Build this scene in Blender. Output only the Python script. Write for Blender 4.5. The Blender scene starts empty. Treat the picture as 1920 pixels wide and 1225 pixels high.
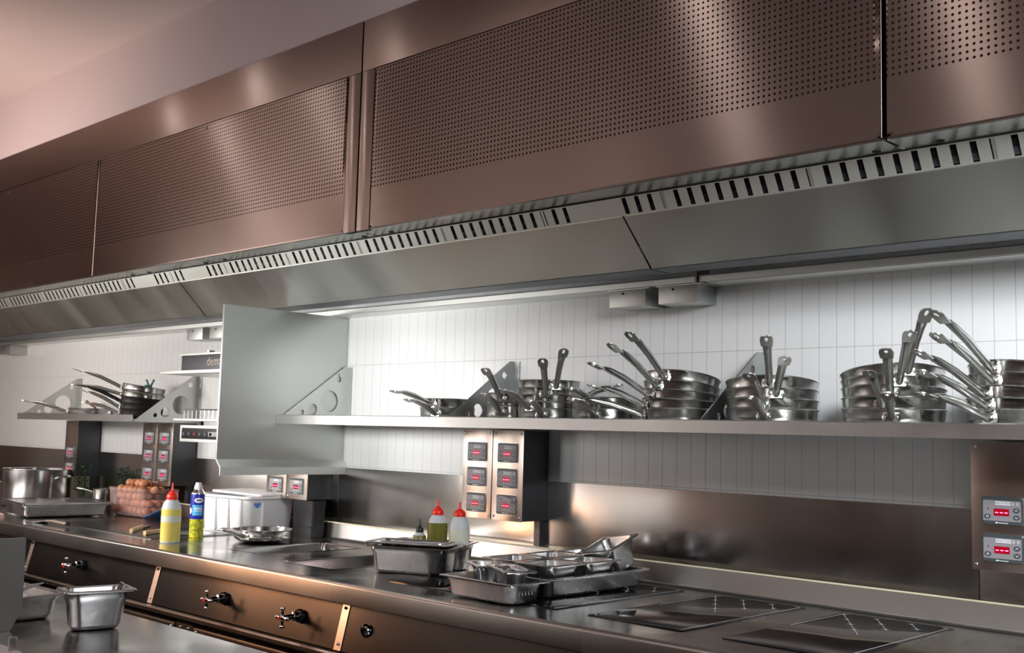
import bpy, bmesh, math, random
from mathutils import Vector, Matrix
PI = math.pi
S = bpy.context.scene
COL = S.collection
rnd = random.Random(7)

# ------------------------------------------------------------------ materials
def new_mat(name):
    m = bpy.data.materials.new(name); m.use_nodes = True
    nt = m.node_tree
    return m, nt, nt.nodes['Principled BSDF']

def N(nt, t, **kw):
    n = nt.nodes.new(t)
    for k, v in kw.items():
        setattr(n, k, v)
    return n

def plain(name, col, rough=.5, metal=0., spec=.5, trans=0., emis=None, estr=0., ior=1.45, noise=0., nscale=20., coat=0., sss=0.):
    m, nt, b = new_mat(name)
    b.inputs['Base Color'].default_value = (*col, 1)
    b.inputs['Roughness'].default_value = rough
    b.inputs['Metallic'].default_value = metal
    b.inputs['Specular IOR Level'].default_value = spec
    b.inputs['Transmission Weight'].default_value = trans
    b.inputs['IOR'].default_value = ior
    b.inputs['Coat Weight'].default_value = coat
    if sss:
        b.inputs['Subsurface Weight'].default_value = sss
        b.inputs['Subsurface Scale'].default_value = .01
    if emis:
        b.inputs['Emission Color'].default_value = (*emis, 1)
        b.inputs['Emission Strength'].default_value = estr
    tc = N(nt, 'ShaderNodeTexCoord'); no = N(nt, 'ShaderNodeTexNoise')
    no.inputs['Scale'].default_value = nscale; no.inputs['Detail'].default_value = 3
    nt.links.new(tc.outputs['Object'], no.inputs['Vector'])
    if noise:
        mx = N(nt, 'ShaderNodeMix', data_type='RGBA'); mx.blend_type = 'MULTIPLY'
        mx.inputs[0].default_value = 1
        mr = N(nt, 'ShaderNodeMapRange'); mr.inputs['To Min'].default_value = 1 - noise; mr.inputs['To Max'].default_value = 1 + noise
        nt.links.new(no.outputs['Fac'], mr.inputs['Value'])
        mx.inputs[6].default_value = (*col, 1)
        nt.links.new(mr.outputs['Result'], mx.inputs[7])
        nt.links.new(mx.outputs[2], b.inputs['Base Color'])
    return m

def steel(name, col, rough, aniso=0., tan=(0, 0, 1), var=.08, stretch=(1.2, 1.2, 1.2), nscale=1., bump=0., bscale=(3, 3, 3), scratch=0.):
    m, nt, b = new_mat(name)
    L = nt.links.new
    b.inputs['Base Color'].default_value = (*col, 1)
    b.inputs['Metallic'].default_value = 1
    b.inputs['Anisotropic'].default_value = aniso
    tc = N(nt, 'ShaderNodeTexCoord')
    mp = N(nt, 'ShaderNodeMapping'); mp.inputs['Scale'].default_value = stretch
    no = N(nt, 'ShaderNodeTexNoise'); no.inputs['Scale'].default_value = nscale; no.inputs['Detail'].default_value = 4
    L(tc.outputs['Object'], mp.inputs['Vector']); L(mp.outputs['Vector'], no.inputs['Vector'])
    mr = N(nt, 'ShaderNodeMapRange'); mr.inputs['From Min'].default_value = .3; mr.inputs['From Max'].default_value = .7
    mr.inputs['To Min'].default_value = max(.02, rough - var); mr.inputs['To Max'].default_value = rough + var
    L(no.outputs['Fac'], mr.inputs['Value']); L(mr.outputs['Result'], b.inputs['Roughness'])
    if aniso:
        cx = N(nt, 'ShaderNodeCombineXYZ')
        for i in range(3): cx.inputs[i].default_value = tan[i]
        L(cx.outputs[0], b.inputs['Tangent'])
    if bump:
        mp2 = N(nt, 'ShaderNodeMapping'); mp2.inputs['Scale'].default_value = bscale
        n2 = N(nt, 'ShaderNodeTexNoise'); n2.inputs['Scale'].default_value = 1; n2.inputs['Detail'].default_value = 2
        L(tc.outputs['Object'], mp2.inputs['Vector']); L(mp2.outputs['Vector'], n2.inputs['Vector'])
        bp = N(nt, 'ShaderNodeBump'); bp.inputs['Strength'].default_value = bump; bp.inputs['Distance'].default_value = .02
        L(n2.outputs['Fac'], bp.inputs['Height']); L(bp.outputs['Normal'], b.inputs['Normal'])
    return m

def grid_mask(nt, comp_a, comp_b, pa, pb, oa, ob):
    """fractional coordinates in a grid of pitch pa x pb"""
    L = nt.links.new
    tc = N(nt, 'ShaderNodeTexCoord'); sp = N(nt, 'ShaderNodeSeparateXYZ'); L(tc.outputs['Object'], sp.inputs[0])
    outs = []
    for c, pch, off in ((comp_a, pa, oa), (comp_b, pb, ob)):
        s = N(nt, 'ShaderNodeMath', operation='SUBTRACT'); s.inputs[1].default_value = off; L(sp.outputs[c], s.inputs[0])
        d = N(nt, 'ShaderNodeMath', operation='DIVIDE'); d.inputs[1].default_value = pch; L(s.outputs[0], d.inputs[0])
        f = N(nt, 'ShaderNodeMath', operation='FRACT'); L(d.outputs[0], f.inputs[0])
        h = N(nt, 'ShaderNodeMath', operation='SUBTRACT'); h.inputs[1].default_value = .5; L(f.outputs[0], h.inputs[0])
        outs.append(h.outputs[0])
    return outs

def perforated(name, base, rough, x0, z0):
    m = steel(name, base, rough, aniso=.97, tan=(0, 0, 1), var=.04, bump=.06, bscale=(1.3, 1, .5))
    nt = m.node_tree; L = nt.links.new; b = nt.nodes['Principled BSDF']
    a, c = grid_mask(nt, 0, 2, .017, .017, x0, z0)
    cx = N(nt, 'ShaderNodeCombineXYZ'); L(a, cx.inputs[0]); L(c, cx.inputs[1])
    ln = N(nt, 'ShaderNodeVectorMath', operation='LENGTH'); L(cx.outputs[0], ln.inputs[0])
    lt = N(nt, 'ShaderNodeMath', operation='LESS_THAN'); lt.inputs[1].default_value = .225; L(ln.outputs['Value'], lt.inputs[0])
    mx = N(nt, 'ShaderNodeMix', data_type='RGBA'); L(lt.outputs[0], mx.inputs[0])
    mx.inputs[6].default_value = (*base, 1); mx.inputs[7].default_value = (.012, .005, .004, 1)
    L(mx.outputs[2], b.inputs['Base Color'])
    iv = N(nt, 'ShaderNodeMath', operation='SUBTRACT'); iv.inputs[0].default_value = 1; L(lt.outputs[0], iv.inputs[1])
    L(iv.outputs[0], b.inputs['Metallic'])
    sp = N(nt, 'ShaderNodeMath', operation='MULTIPLY'); sp.inputs[1].default_value = .5; L(iv.outputs[0], sp.inputs[0])
    L(sp.outputs[0], b.inputs['Specular IOR Level'])
    return m

def tile_mat():
    m, nt, b = new_mat('white_tile'); L = nt.links.new
    a, c = grid_mask(nt, 0, 2, .0625, .2415, -1.777 - .03125, 1.4856 - .12075)
    def band(sock, w):
        ab = N(nt, 'ShaderNodeMath', operation='ABSOLUTE'); L(sock, ab.inputs[0])
        # distance 0 is the tile's centre, .5 its edge
        s = N(nt, 'ShaderNodeMapRange'); s.inputs['From Min'].default_value = w; s.inputs['From Max'].default_value = 0
        L(ab.outputs[0], s.inputs['Value']); return s.outputs['Result']
    # joints sit where the fractional part is .5 away from the offset centre
    ja = band(a, .024); jc = band(c, .0065)
    mxm = N(nt, 'ShaderNodeMath', operation='MAXIMUM'); L(ja, mxm.inputs[0]); L(jc, mxm.inputs[1])
    mx = N(nt, 'ShaderNodeMix', data_type='RGBA'); L(mxm.outputs[0], mx.inputs[0])
    mx.inputs[6].default_value = (.70, .715, .72, 1); mx.inputs[7].default_value = (.30, .30, .27, 1)
    L(mx.outputs[2], b.inputs['Base Color'])
    r = N(nt, 'ShaderNodeMapRange'); r.inputs['To Min'].default_value = .2; r.inputs['To Max'].default_value = .8
    L(mxm.outputs[0], r.inputs['Value']); L(r.outputs['Result'], b.inputs['Roughness'])
    tc = N(nt, 'ShaderNodeTexCoord'); no = N(nt, 'ShaderNodeTexNoise'); no.inputs['Scale'].default_value = 9
    L(tc.outputs['Object'], no.inputs['Vector'])
    su = N(nt, 'ShaderNodeMath', operation='MULTIPLY_ADD'); su.inputs[1].default_value = -.25; L(mxm.outputs[0], su.inputs[0]); L(no.outputs['Fac'], su.inputs[2])
    bp = N(nt, 'ShaderNodeBump'); bp.inputs['Strength'].default_value = .12; bp.inputs['Distance'].default_value = .01
    L(su.outputs[0], bp.inputs['Height']); L(bp.outputs['Normal'], b.inputs['Normal'])
    return m

M = {}
M['tile'] = tile_mat()
M['paint'] = plain('painted_wall', (.58, .49, .50), .9, noise=.04, nscale=3)
M['ceil'] = plain('ceiling_paint', (.74, .63, .62), .9, noise=.04, nscale=2)
M['room'] = plain('room_wall_paint', (.30, .22, .19), .9, noise=.2, nscale=1.2)
M['bounce_white'] = plain('bounce_panel_paint', (.72, .70, .68), .8, noise=.05)
M['floor'] = plain('floor_vinyl', (.07, .055, .05), .5, noise=.2, nscale=8)
HB = (.265, .195, .172)
M['hood'] = steel('hood_steel', HB, .29, .97, (0, 0, 1), .04, bump=.05, bscale=(1.3, 1, .5))
M['hoodin'] = steel('hood_inner_steel', (.74, .76, .71), .36, .4, (0, .7, -.7), .06, stretch=(5, .6, .6), bump=.16, bscale=(2.2, .6, .6))
M['polish'] = steel('polished_steel', (.80, .81, .78), .26, var=.05, bump=.12, bscale=(4, 4, 4))
M['slot'] = steel('slot_steel', (.80, .82, .77), .46, var=.05)
M['lit'] = steel('satin_steel', (.80, .81, .79), .48, var=.05)
M['shelf'] = steel('shelf_steel', (.66, .66, .65), .38, .5, (0, 0, 1), .05, bump=.05, bscale=(2, 2, .5))
M['plate'] = steel('matt_plate_steel', (.56, .575, .555), .42, var=.06, bump=.03, bscale=(2, 2, 2))
M['bracket'] = steel('bracket_steel', (.34, .35, .345), .35, var=.05)
M['work'] = steel('worktop_steel', (.48, .48, .47), .2, var=.09, stretch=(2, 2, 2), nscale=2, bump=.05, bscale=(5, 5, 5))
M['upstand'] = steel('upstand_steel', (.34, .33, .315), .34, var=.06)
M['fascia'] = steel('fascia_steel', (.40, .365, .34), .28, .5, (0, 0, 1), .05)
M['splash'] = steel('splash_steel', (.44, .42, .40), .22, .6, (0, 0, 1), .06, stretch=(2, 1, .7), bump=.10, bscale=(2.2, 1, .6))
M['pan'] = steel('pan_steel', (.56, .56, .54), .2, var=.06, stretch=(6, 6, 6), bump=.03, bscale=(20, 20, 20))
M['handle'] = steel('handle_steel', (.55, .55, .53), .25, var=.05)
M['gn'] = steel('container_steel', (.60, .605, .615), .24, var=.06, stretch=(8, 8, 8), bump=.04, bscale=(15, 15, 15))
M['pot'] = steel('pot_steel', (.52, .51, .50), .24, .7, (0, 0, 1), .04)
M['dark'] = plain('dark_cavity', (.012, .012, .012), .8)
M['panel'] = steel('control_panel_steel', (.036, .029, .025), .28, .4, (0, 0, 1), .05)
M['boxfront'] = steel('control_box_steel', (.55, .46, .41), .3, .6, (0, 0, 1), .05, bump=.06, bscale=(4, 1, 1))
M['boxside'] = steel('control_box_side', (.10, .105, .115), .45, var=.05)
M['strap'] = steel('strap_steel', (.60, .47, .40), .35)
M['rail'] = steel('bronze_rail_steel', (.33, .27, .23), .28)
M['door'] = plain('dark_door', (.018, .014, .013), .55)
M['glass'] = plain('black_hob_glass', (.005, .005, .006), .06, spec=.32, noise=.2)
M['mark'] = plain('white_print', (.62, .66, .7), .5)
M['griddle'] = plain('griddle_iron', (.035, .03, .026), .22, metal=.6, noise=.4, nscale=9)
M['bezel'] = plain('bezel_plastic', (.055, .07, .075), .35)
M['face'] = plain('grey_overlay', (.25, .24, .26), .5)
M['white'] = plain('white_print_plate', (.82, .82, .85), .5)
M['ink'] = plain('dark_ink', (.06, .06, .08), .6)
M['redscr'] = plain('red_display', (.10, .002, .005), .25, emis=(.9, .0, .03), estr=.35)
M['dash'] = plain('display_dash', (.9, .2, .3), .4, emis=(1, .10, .28), estr=6)
M['redled'] = plain('red_lamp', (.2, .01, .02), .3)
M['screw'] = steel('screw_steel', (.6, .6, .58), .25)
M['red'] = plain('red_plastic', (.75, .022, .012), .3, noise=.05)
M['blackp'] = plain('black_plastic', (.012, .012, .013), .35)
M['bottle'] = plain('translucent_plastic', (.86, .85, .88), .35, trans=.35, ior=1.3, sss=.3)
M['oily'] = plain('yellow_oil', (.78, .66, .16), .3, noise=.04, sss=.4)
M['oilg'] = plain('olive_oil', (.155, .15, .028), .3, noise=.1, sss=.3)
M['oilc'] = plain('clear_vinegar', (.66, .68, .58), .3, noise=.03, sss=.3)
M['binw'] = plain('white_tub_plastic', (.80, .80, .82), .4, sss=.2)
def clear_mat():
    m, nt, b = new_mat('clear_crate_plastic'); L = nt.links.new
    b.inputs['Base Color'].default_value = (.85, .62, .60, 1); b.inputs['Roughness'].default_value = .15
    tr = N(nt, 'ShaderNodeBsdfTransparent'); tr.inputs[0].default_value = (.96, .90, .90, 1)
    lw = N(nt, 'ShaderNodeLayerWeight'); lw.inputs[0].default_value = .3
    mr = N(nt, 'ShaderNodeMapRange'); mr.inputs['To Min'].default_value = .14; mr.inputs['To Max'].default_value = .55
    L(lw.outputs['Facing'], mr.inputs['Value'])
    mx = N(nt, 'ShaderNodeMixShader'); L(mr.outputs['Result'], mx.inputs[0]); L(tr.outputs[0], mx.inputs[1]); L(b.outputs[0], mx.inputs[2])
    L(mx.outputs[0], nt.nodes['Material Output'].inputs['Surface'])
    return m
M['clear'] = clear_mat()
M['blue'] = plain('blue_cloth', (.10, .25, .62), .8, noise=.15, nscale=40)
M['leaf'] = plain('herb_leaf', (.045, .15, .03), .5, noise=.4, nscale=15)
M['leafd'] = plain('dark_herb_leaf', (.02, .05, .025), .6, noise=.4, nscale=15)
M['wood'] = plain('pale_wood', (.55, .40, .22), .55, noise=.2, nscale=30)
M['brown'] = plain('brown_glaze', (.16, .075, .035), .35, noise=.3, nscale=18)
M['pink'] = plain('pink_sponge', (.8, .5, .5), .9, noise=.15, nscale=60)
M['teal'] = plain('teal_plastic', (.01, .14, .17), .35)
M['yellow'] = plain('yellow_board', (.72, .60, .24), .7, noise=.1)
M['nonstick'] = plain('nonstick_black', (.012, .012, .012), .38, metal=.2)
M['chrome'] = steel('chrome', (.75, .75, .76), .08, var=.03)
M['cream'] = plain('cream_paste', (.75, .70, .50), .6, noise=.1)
M['canblue'] = plain('can_blue', (.012, .022, .30), .25)
M['cansky'] = plain('can_sky_label', (.10, .42, .80), .35)
M['canlabel'] = plain('can_white_oval', (.85, .82, .84), .35)
M['lens'] = plain('lamp_diffuser', (1, 1, 1), .5, emis=(1, .97, .95), estr=110)
M['heat'] = plain('heat_lamp_bulb', (1, .6, .3), .5, emis=(1, .42, .14), estr=55)

def egg_mat():
    m = plain('egg_shell', (.52, .235, .12), .5, noise=.25, nscale=14, sss=.15)
    nt = m.node_tree; b = nt.nodes['Principled BSDF']
    oi = N(nt, 'ShaderNodeObjectInfo')
    hs = N(nt, 'ShaderNodeHueSaturation')
    mr = N(nt, 'ShaderNodeMapRange'); mr.inputs['To Min'].default_value = .75; mr.inputs['To Max'].default_value = 1.25
    nt.links.new(oi.outputs['Random'], mr.inputs['Value']); nt.links.new(mr.outputs['Result'], hs.inputs['Value'])
    src = b.inputs['Base Color'].links[0].from_socket
    nt.links.new(src, hs.inputs['Color']); nt.links.new(hs.outputs['Color'], b.inputs['Base Color'])
    return m
M['egg'] = egg_mat()

def can_print():
    m, nt, b = new_mat('can_flower_print'); L = nt.links.new
    tc = N(nt, 'ShaderNodeTexCoord'); no = N(nt, 'ShaderNodeTexVoronoi'); no.inputs['Scale'].default_value = 90
    L(tc.outputs['Object'], no.inputs['Vector'])
    cr = N(nt, 'ShaderNodeValToRGB')
    cr.color_ramp.elements[0].color = (.75, .62, .02, 1); cr.color_ramp.elements[1].color = (.22, .30, .02, 1)
    cr.color_ramp.elements[0].position = .25; cr.color_ramp.elements[1].position = .7
    L(no.outputs['Distance'], cr.inputs['Fac']); L(cr.outputs['Color'], b.inputs['Base Color'])
    b.inputs['Roughness'].default_value = .3
    return m
M['canprint'] = can_print()

# ------------------------------------------------------------------ mesh builder
class MB:
    def __init__(s): s.v = []; s.f = []; s.mi = []; s.mats = []; s.cur = 0
    def use(s, mat):
        if mat not in s.mats: s.mats.append(mat)
        s.cur = s.mats.index(mat); return s
    def add(s, vs, fs, T=None):
        o = len(s.v)
        for p in vs:
            p = Vector(p)
            s.v.append(tuple(T @ p) if T is not None else tuple(p))
        for f in fs:
            s.f.append([o + i for i in f]); s.mi.append(s.cur)
        return s
    def box(s, x0, x1, y0, y1, z0, z1, T=None):
        vs = [(x, y, z) for x in (x0, x1) for y in (y0, y1) for z in (z0, z1)]
        fs = [(0, 1, 3, 2), (4, 6, 7, 5), (0, 4, 5, 1), (2, 3, 7, 6), (0, 2, 6, 4), (1, 5, 7, 3)]
        return s.add(vs, fs, T)
    def loft(s, rings, closed=True, cap0=False, cap1=False, T=None):
        n = len(rings[0]); vs = [p for r in rings for p in r]; fs = []
        for i in range(len(rings) - 1):
            for j in range(n if closed else n - 1):
                k = (j + 1) % n
                fs.append((i * n + j, i * n + k, (i + 1) * n + k, (i + 1) * n + j))
        if cap0: fs.append(tuple(reversed(range(n))))
        if cap1: fs.append(tuple((len(rings) - 1) * n + j for j in range(n)))
        return s.add(vs, fs, T)
    def lathe(s, prof, n=40, T=None):
        rings = [[(max(r, 1e-5) * math.cos(2 * PI * j / n), max(r, 1e-5) * math.sin(2 * PI * j / n), z) for j in range(n)] for r, z in prof]
        return s.loft(rings, T=T)
    def tube(s, path, r, n=12, T=None, cap=True):
        path = [Vector(p) for p in path]; rings = []
        rr = r if isinstance(r, (list, tuple)) else [r] * len(path)
        up = None
        for i, p in enumerate(path):
            d = (path[min(i + 1, len(path) - 1)] - path[max(i - 1, 0)]).normalized()
            if up is None:
                up = Vector((0, 0, 1)) if abs(d.z) < .9 else Vector((1, 0, 0))
            a = d.cross(up).normalized(); b = a.cross(d).normalized(); up = b
            rings.append([tuple(p + (a * math.cos(2 * PI * j / n) + b * math.sin(2 * PI * j / n)) * rr[i]) for j in range(n)])
        return s.loft(rings, cap0=cap, cap1=cap, T=T)
    def sphere(s, c, r, n=12, m=8, sc=(1, 1, 1), T=None):
        prof = [(r * math.sin(PI * i / m), -r * math.cos(PI * i / m)) for i in range(m + 1)]
        Tm = Matrix.Translation(c) @ Matrix.Diagonal((*sc, 1))
        return s.lathe(prof, n, T=(T @ Tm if T is not None else Tm))
    def plate(s, outline, holes, th, T=None):
        """flat plate with holes in local xy, thickness th along +z"""
        bm = bmesh.new()
        for lp in [outline] + list(holes):
            vs = [bm.verts.new((x, y, 0)) for x, y in lp]
            for i in range(len(vs)): bm.edges.new((vs[i], vs[(i + 1) % len(vs)]))
        bmesh.ops.triangle_fill(bm, use_beauty=True, use_dissolve=False, edges=bm.edges[:])
        g = bmesh.ops.extrude_face_region(bm, geom=bm.faces[:])
        bmesh.ops.translate(bm, vec=(0, 0, th), verts=[e for e in g['geom'] if isinstance(e, bmesh.types.BMVert)])
        bmesh.ops.recalc_face_normals(bm, faces=bm.faces[:])
        bm.verts.index_update()
        s.add([v.co.copy() for v in bm.verts], [[v.index for v in f.verts] for f in bm.faces], T)
        bm.free(); return s
    def build(s, name, mat=None, parent=None, loc=(0, 0, 0), rot=(0, 0, 0), smooth=35, bevel=0, weld=False):
        me = bpy.data.meshes.new(name)
        me.from_pydata(s.v, [], s.f)
        mats = s.mats or [mat]
        for k in mats: me.materials.append(M[k] if isinstance(k, str) else k)
        if len(mats) > 1: me.polygons.foreach_set('material_index', s.mi)
        bm = bmesh.new(); bm.from_mesh(me)
        if weld: bmesh.ops.remove_doubles(bm, verts=bm.verts[:], dist=1e-5)
        bmesh.ops.recalc_face_normals(bm, faces=bm.faces[:])
        if bevel:
            bmesh.ops.bevel(bm, geom=[e for e in bm.edges if len(e.link_faces) == 2 and e.calc_face_angle(0) > .6], offset=bevel, segments=2, profile=.6, affect='EDGES')
        bm.to_mesh(me); bm.free()
        if smooth:
            me.polygons.foreach_set('use_smooth', [True] * len(me.polygons))
            me.set_sharp_from_angle(angle=math.radians(smooth))
        o = bpy.data.objects.new(name, me); COL.objects.link(o)
        o.location = loc; o.rotation_euler = rot
        if parent: o.parent = parent
        return o

def tag(o, label, cat, group=None, kind=None):
    o['label'] = label; o['category'] = cat
    if group: o['group'] = group
    if kind: o['kind'] = kind
    return o
def thing(name, label, cat, loc=(0, 0, 0), rot=(0, 0, 0), group=None):
    o = bpy.data.objects.new(name, None); COL.objects.link(o)
    o.empty_display_size = .05
    o.location = loc; o.rotation_euler = rot
    return tag(o, label, cat, group)
def copy_thing(root, label, loc, rot=(0, 0, 0), group=None):
    r = root.copy(); COL.objects.link(r); r.location = loc; r.rotation_euler = rot; r['label'] = label
    if group: r['group'] = group
    def rec(a, b):
        for ch in [c for c in bpy.data.objects if c.parent == a]:
            c = ch.copy(); COL.objects.link(c); c.parent = b
            rec(ch, c)
    rec(root, r)
    return r
def struct(o): o['kind'] = 'structure'; return o
def text(name, body, size, mat, parent, loc, rot=(PI / 2, 0, 0), align='CENTER', ext=.0004, sx=1.):
    cu = bpy.data.curves.new(name, 'FONT'); cu.body = body; cu.size = size; cu.align_x = align; cu.align_y = 'CENTER'; cu.extrude = ext
    cu.resolution_u = 3
    t = bpy.data.objects.new(name, cu)
    COL.objects.link(t)
    bpy.context.view_layer.update()
    me = bpy.data.meshes.new_from_object(t.evaluated_get(bpy.context.evaluated_depsgraph_get()))
    bpy.data.objects.remove(t)
    o = bpy.data.objects.new(name, me); COL.objects.link(o)
    me.materials.clear(); me.materials.append(M[mat])
    o.location = loc; o.rotation_euler = rot; o.scale = (sx, 1, 1); o.parent = parent
    return o
def rrect(w, d, r, z, n=6, cx=0, cy=0):
    r = min(r, w / 2 - 1e-4, d / 2 - 1e-4); out = []
    for qx, qy, a0 in ((1, 1, 0), (-1, 1, PI / 2), (-1, -1, PI), (1, -1, 3 * PI / 2)):
        for k in range(n + 1):
            a = a0 + PI / 2 * k / n
            out.append((cx + qx * (w / 2 - r) + r * math.cos(a), cy + qy * (d / 2 - r) + r * math.sin(a), z))
    return out
def rr2(w, d, r, n=6, cx=0, cy=0): return [(p[0], p[1]) for p in rrect(w, d, r, 0, n, cx, cy)]
def circ(cx, cy, r, n=28): return [(cx + r * math.cos(2 * PI * k / n), cy + r * math.sin(2 * PI * k / n)) for k in range(n)]

# ------------------------------------------------------------------ setting
XL, XR, YB, ZC = -10.4, 3.0, -7.0, 3.43
struct(MB().box(XL, XR, YB, .1, -.05, 0).build('floor', 'floor', smooth=0))
struct(MB().box(XL, XR, YB, .1, ZC, ZC + .05).build('ceiling', 'ceil', smooth=0))
struct(MB().box(XL, XR, 0, .1, 0, 2.3).build('wall_back', 'tile', smooth=0))
struct(MB().box(XL, XR, -.665, -.60, 2.95, ZC).build('wall_upper', 'paint', smooth=0))
struct(MB().box(XL - .1, XL, YB, .1, 0, ZC).build('wall_left', 'room', smooth=0))
struct(MB().box(XR, XR + .1, YB, .1, 0, ZC).build('wall_right', 'room', smooth=0))
struct(MB().box(XL, XR, YB - .1, YB, 0, ZC).build('wall_front', 'room', smooth=0))

struct(MB().box(XL, -6.6, YB, YB + .02, 0, 2.4).build('bounce_panel_1', 'bounce_white', smooth=0))  # added unseen pale panel, gives the steel something bright to reflect
struct(MB().box(XL, XL + .02, YB, -1.0, 0, 2.4).build('bounce_panel_2', 'bounce_white', smooth=0))  # second added bounce panel, along the side wall
# ------------------------------------------------------------------ extraction hood
YF, ZB, ZT = -.68, 2.188, 3.035
PT = 2.822            # top edge of the perforated panels
PB = 2.345            # end of the perforation
X0H = -1.256 - .0085 - 20 * .017 * 10
M['perf'] = perforated('perforated_hood_steel', HB, .30, X0H, 2.353 - .0085)
hood = thing('extraction_hood', 'long brown-tinted steel extraction hood with perforated front panels above the range', 'extraction hood', (0, 0, 0))
seams = [(-10.3, -8.0), (-7.99, -5.63), (-5.62, -3.47), (-3.30, -1.24), (-1.222, .85), (.86, 2.9)]
# fascia sheets over the panels
for a, b in ((-10.3, -3.392), (-3.384, -1.236), (-1.226, 2.9)):
    MB().box(a, b, YF, YF + .03, PT + .004, ZT).build('top_fascia', 'hood', hood, bevel=.002)
for a, b in ((-3.468, -3.392), (-3.384, -3.306)):
    MB().box(a, b, YF, YF + .03, ZB, PT + .003).build('side_post', 'hood', hood, bevel=.003)
MB().box(-10.3, 2.9, YF + .02, YF + .028, ZB + .005, PT + .01).build('backing', 'dark', hood)
for a, b in seams:
    m = MB()
    for xa_, xb_ in ((a, a + .02), (a + .02, b - .02), (b - .02, b)):
        m.use('perf'); m.add([(xa_, YF, PB), (xb_, YF, PB), (xb_, YF, PT), (xa_, YF, PT)], [(0, 1, 2, 3)])
        m.use('hood')
        for za_, zb_ in ((ZB + .006, ZB + .02), (ZB + .02, PB)):
            m.add([(xa_, YF, za_), (xb_, YF, za_), (xb_, YF, zb_), (xa_, YF, zb_)], [(0, 1, 2, 3)])
    # rounded return edges on the sides and the bottom
    e = .008
    for x, sx in ((a, -1), (b, 1)):
        m.add([(x, YF, ZB + .006), (x + sx * .003, YF + .002, ZB + .006), (x + sx * .004, YF + .015, ZB + .006),
               (x, YF, PT), (x + sx * .003, YF + .002, PT), (x + sx * .004, YF + .015, PT)], [(0, 1, 4, 3), (1, 2, 5, 4)])
    m.add([(a, YF, ZB + .006), (b, YF, ZB + .006), (b, YF + .002, ZB + .001), (a, YF + .002, ZB + .001), (b, YF + .01, ZB), (a, YF + .01, ZB)], [(0, 3, 2, 1), (3, 5, 4, 2)])
    p = m.build('perforated_panel', None, hood, weld=True, smooth=25)
    for sx in (a + .014, b - .014, (a + b) / 2):
        MB().lathe([(0, -.006), (.008, -.006), (.010, -.002), (.011, .002)], 14, T=Matrix.Translation((sx, YF, PT - .016)) @ Matrix.Rotation(-PI / 2, 4, 'X') @ Matrix.Rotation(PI, 4, 'X')).build('screw', 'bracket', p)
# polished underside strips with screws
for a, b in ((-10.3, -5.30), (-5.29, -4.59), (-4.58, -3.392), (-3.384, -1.236), (-1.226, 2.9)):
    u = MB().box(a, b, YF + .011, -.557, ZB, ZB + .006).build('underside_strip', 'polish', hood)
    for sx in (a + .1, b - .06):
        MB().lathe([(0, .0), (.010, .0), (.013, .004), (.013, .008)], 14, T=Matrix.Translation((sx, -.585, ZB - .003))).build('screw', 'dark', u)
MB().box(-10.3, 2.9, -.559, -.557, ZB - .004, ZB).build('strip_edge', 'dark', hood)
# louvred slot strip, in modules, sloping down towards the wall
ya, za, yb, zb = -.557, ZB, -.523, 2.131
MB().add([(-10.3, ya + .03, za + .01), (2.9, ya + .03, za + .01), (2.9, yb + .03, zb + .01), (-10.3, yb + .03, zb + .01)], [(0, 1, 2, 3)]).build('slot_backing', 'dark', hood)
mod = .505; x = -9.6
while x < 2.2:
    blank = any(abs(x + mod / 2 - c) < .28 for c in (-2.25, -5.05, .6))
    g = MB()
    def quad(a, b, y0=ya, z0=za, y1=yb, z1=zb): g.add([(a, y0, z0), (b, y0, z0), (b, y1, z1), (a, y1, z1)], [(0, 1, 2, 3)])
    n = 10; pit = mod / n
    quad(x + .002, x + .012)
    if blank:
        for k in range(n):
            if 3 <= k <= 6: quad(x + pit * k, x + pit * (k + 1))
            else: quad(x + pit * k + .017, x + pit * (k + 1))
    else:
        for k in range(n):
            quad(x + pit * k + (.017 if k else .003), x + pit * (k + 1) - (.002 if k == n - 1 else 0))
    # top and bottom borders
    f1, f2 = .10, .93
    def at(t): return ya + (yb - ya) * t, za + (zb - za) * t
    (y1, z1), (y2, z2) = at(f1), at(f2)
    g.add([(x, ya - .0008, za - .0008), (x + mod, ya - .0008, za - .0008), (x + mod, y1 - .0008, z1 - .0008), (x, y1 - .0008, z1 - .0008)], [(0, 1, 2, 3)])
    g.add([(x, y2 - .0008, z2 - .0008), (x + mod, y2 - .0008, z2 - .0008), (x + mod, yb - .0008, zb - .0008), (x, yb - .0008, zb - .0008)], [(0, 1, 2, 3)])
    g.build('slot_grille', 'slot', hood, smooth=0)
    x += mod
# sloping inner plenum sheets with a drip gutter
for a, b in ((-10.3, -7.805), (-7.8, -5.0), (-4.99, -2.194), (-2.186, .6), (.605, 2.9)):
    prof = [(-.525, 2.133), (-.523, 2.128), (-.37, 1.978), (-.366, 1.977), (-.26, 1.977), (-.26, 2.05)]
    MB().loft([[(a, y, z) for y, z in prof], [(b, y, z) for y, z in prof]], closed=False).build('plenum_sheet', 'hoodin', hood, smooth=20)
    MB().box(a, b, -.369, -.262, 1.9745, 1.9765).build('gutter', 'boxside', hood)
MB().box(-10.3, 2.9, -.52, 0, 2.14, 2.16).build('plenum_ceiling', 'boxside', hood)
MB().box(-10.3, 2.9, -.66, -.55, 2.2, 2.9).build('casing', 'dark', hood)

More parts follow.
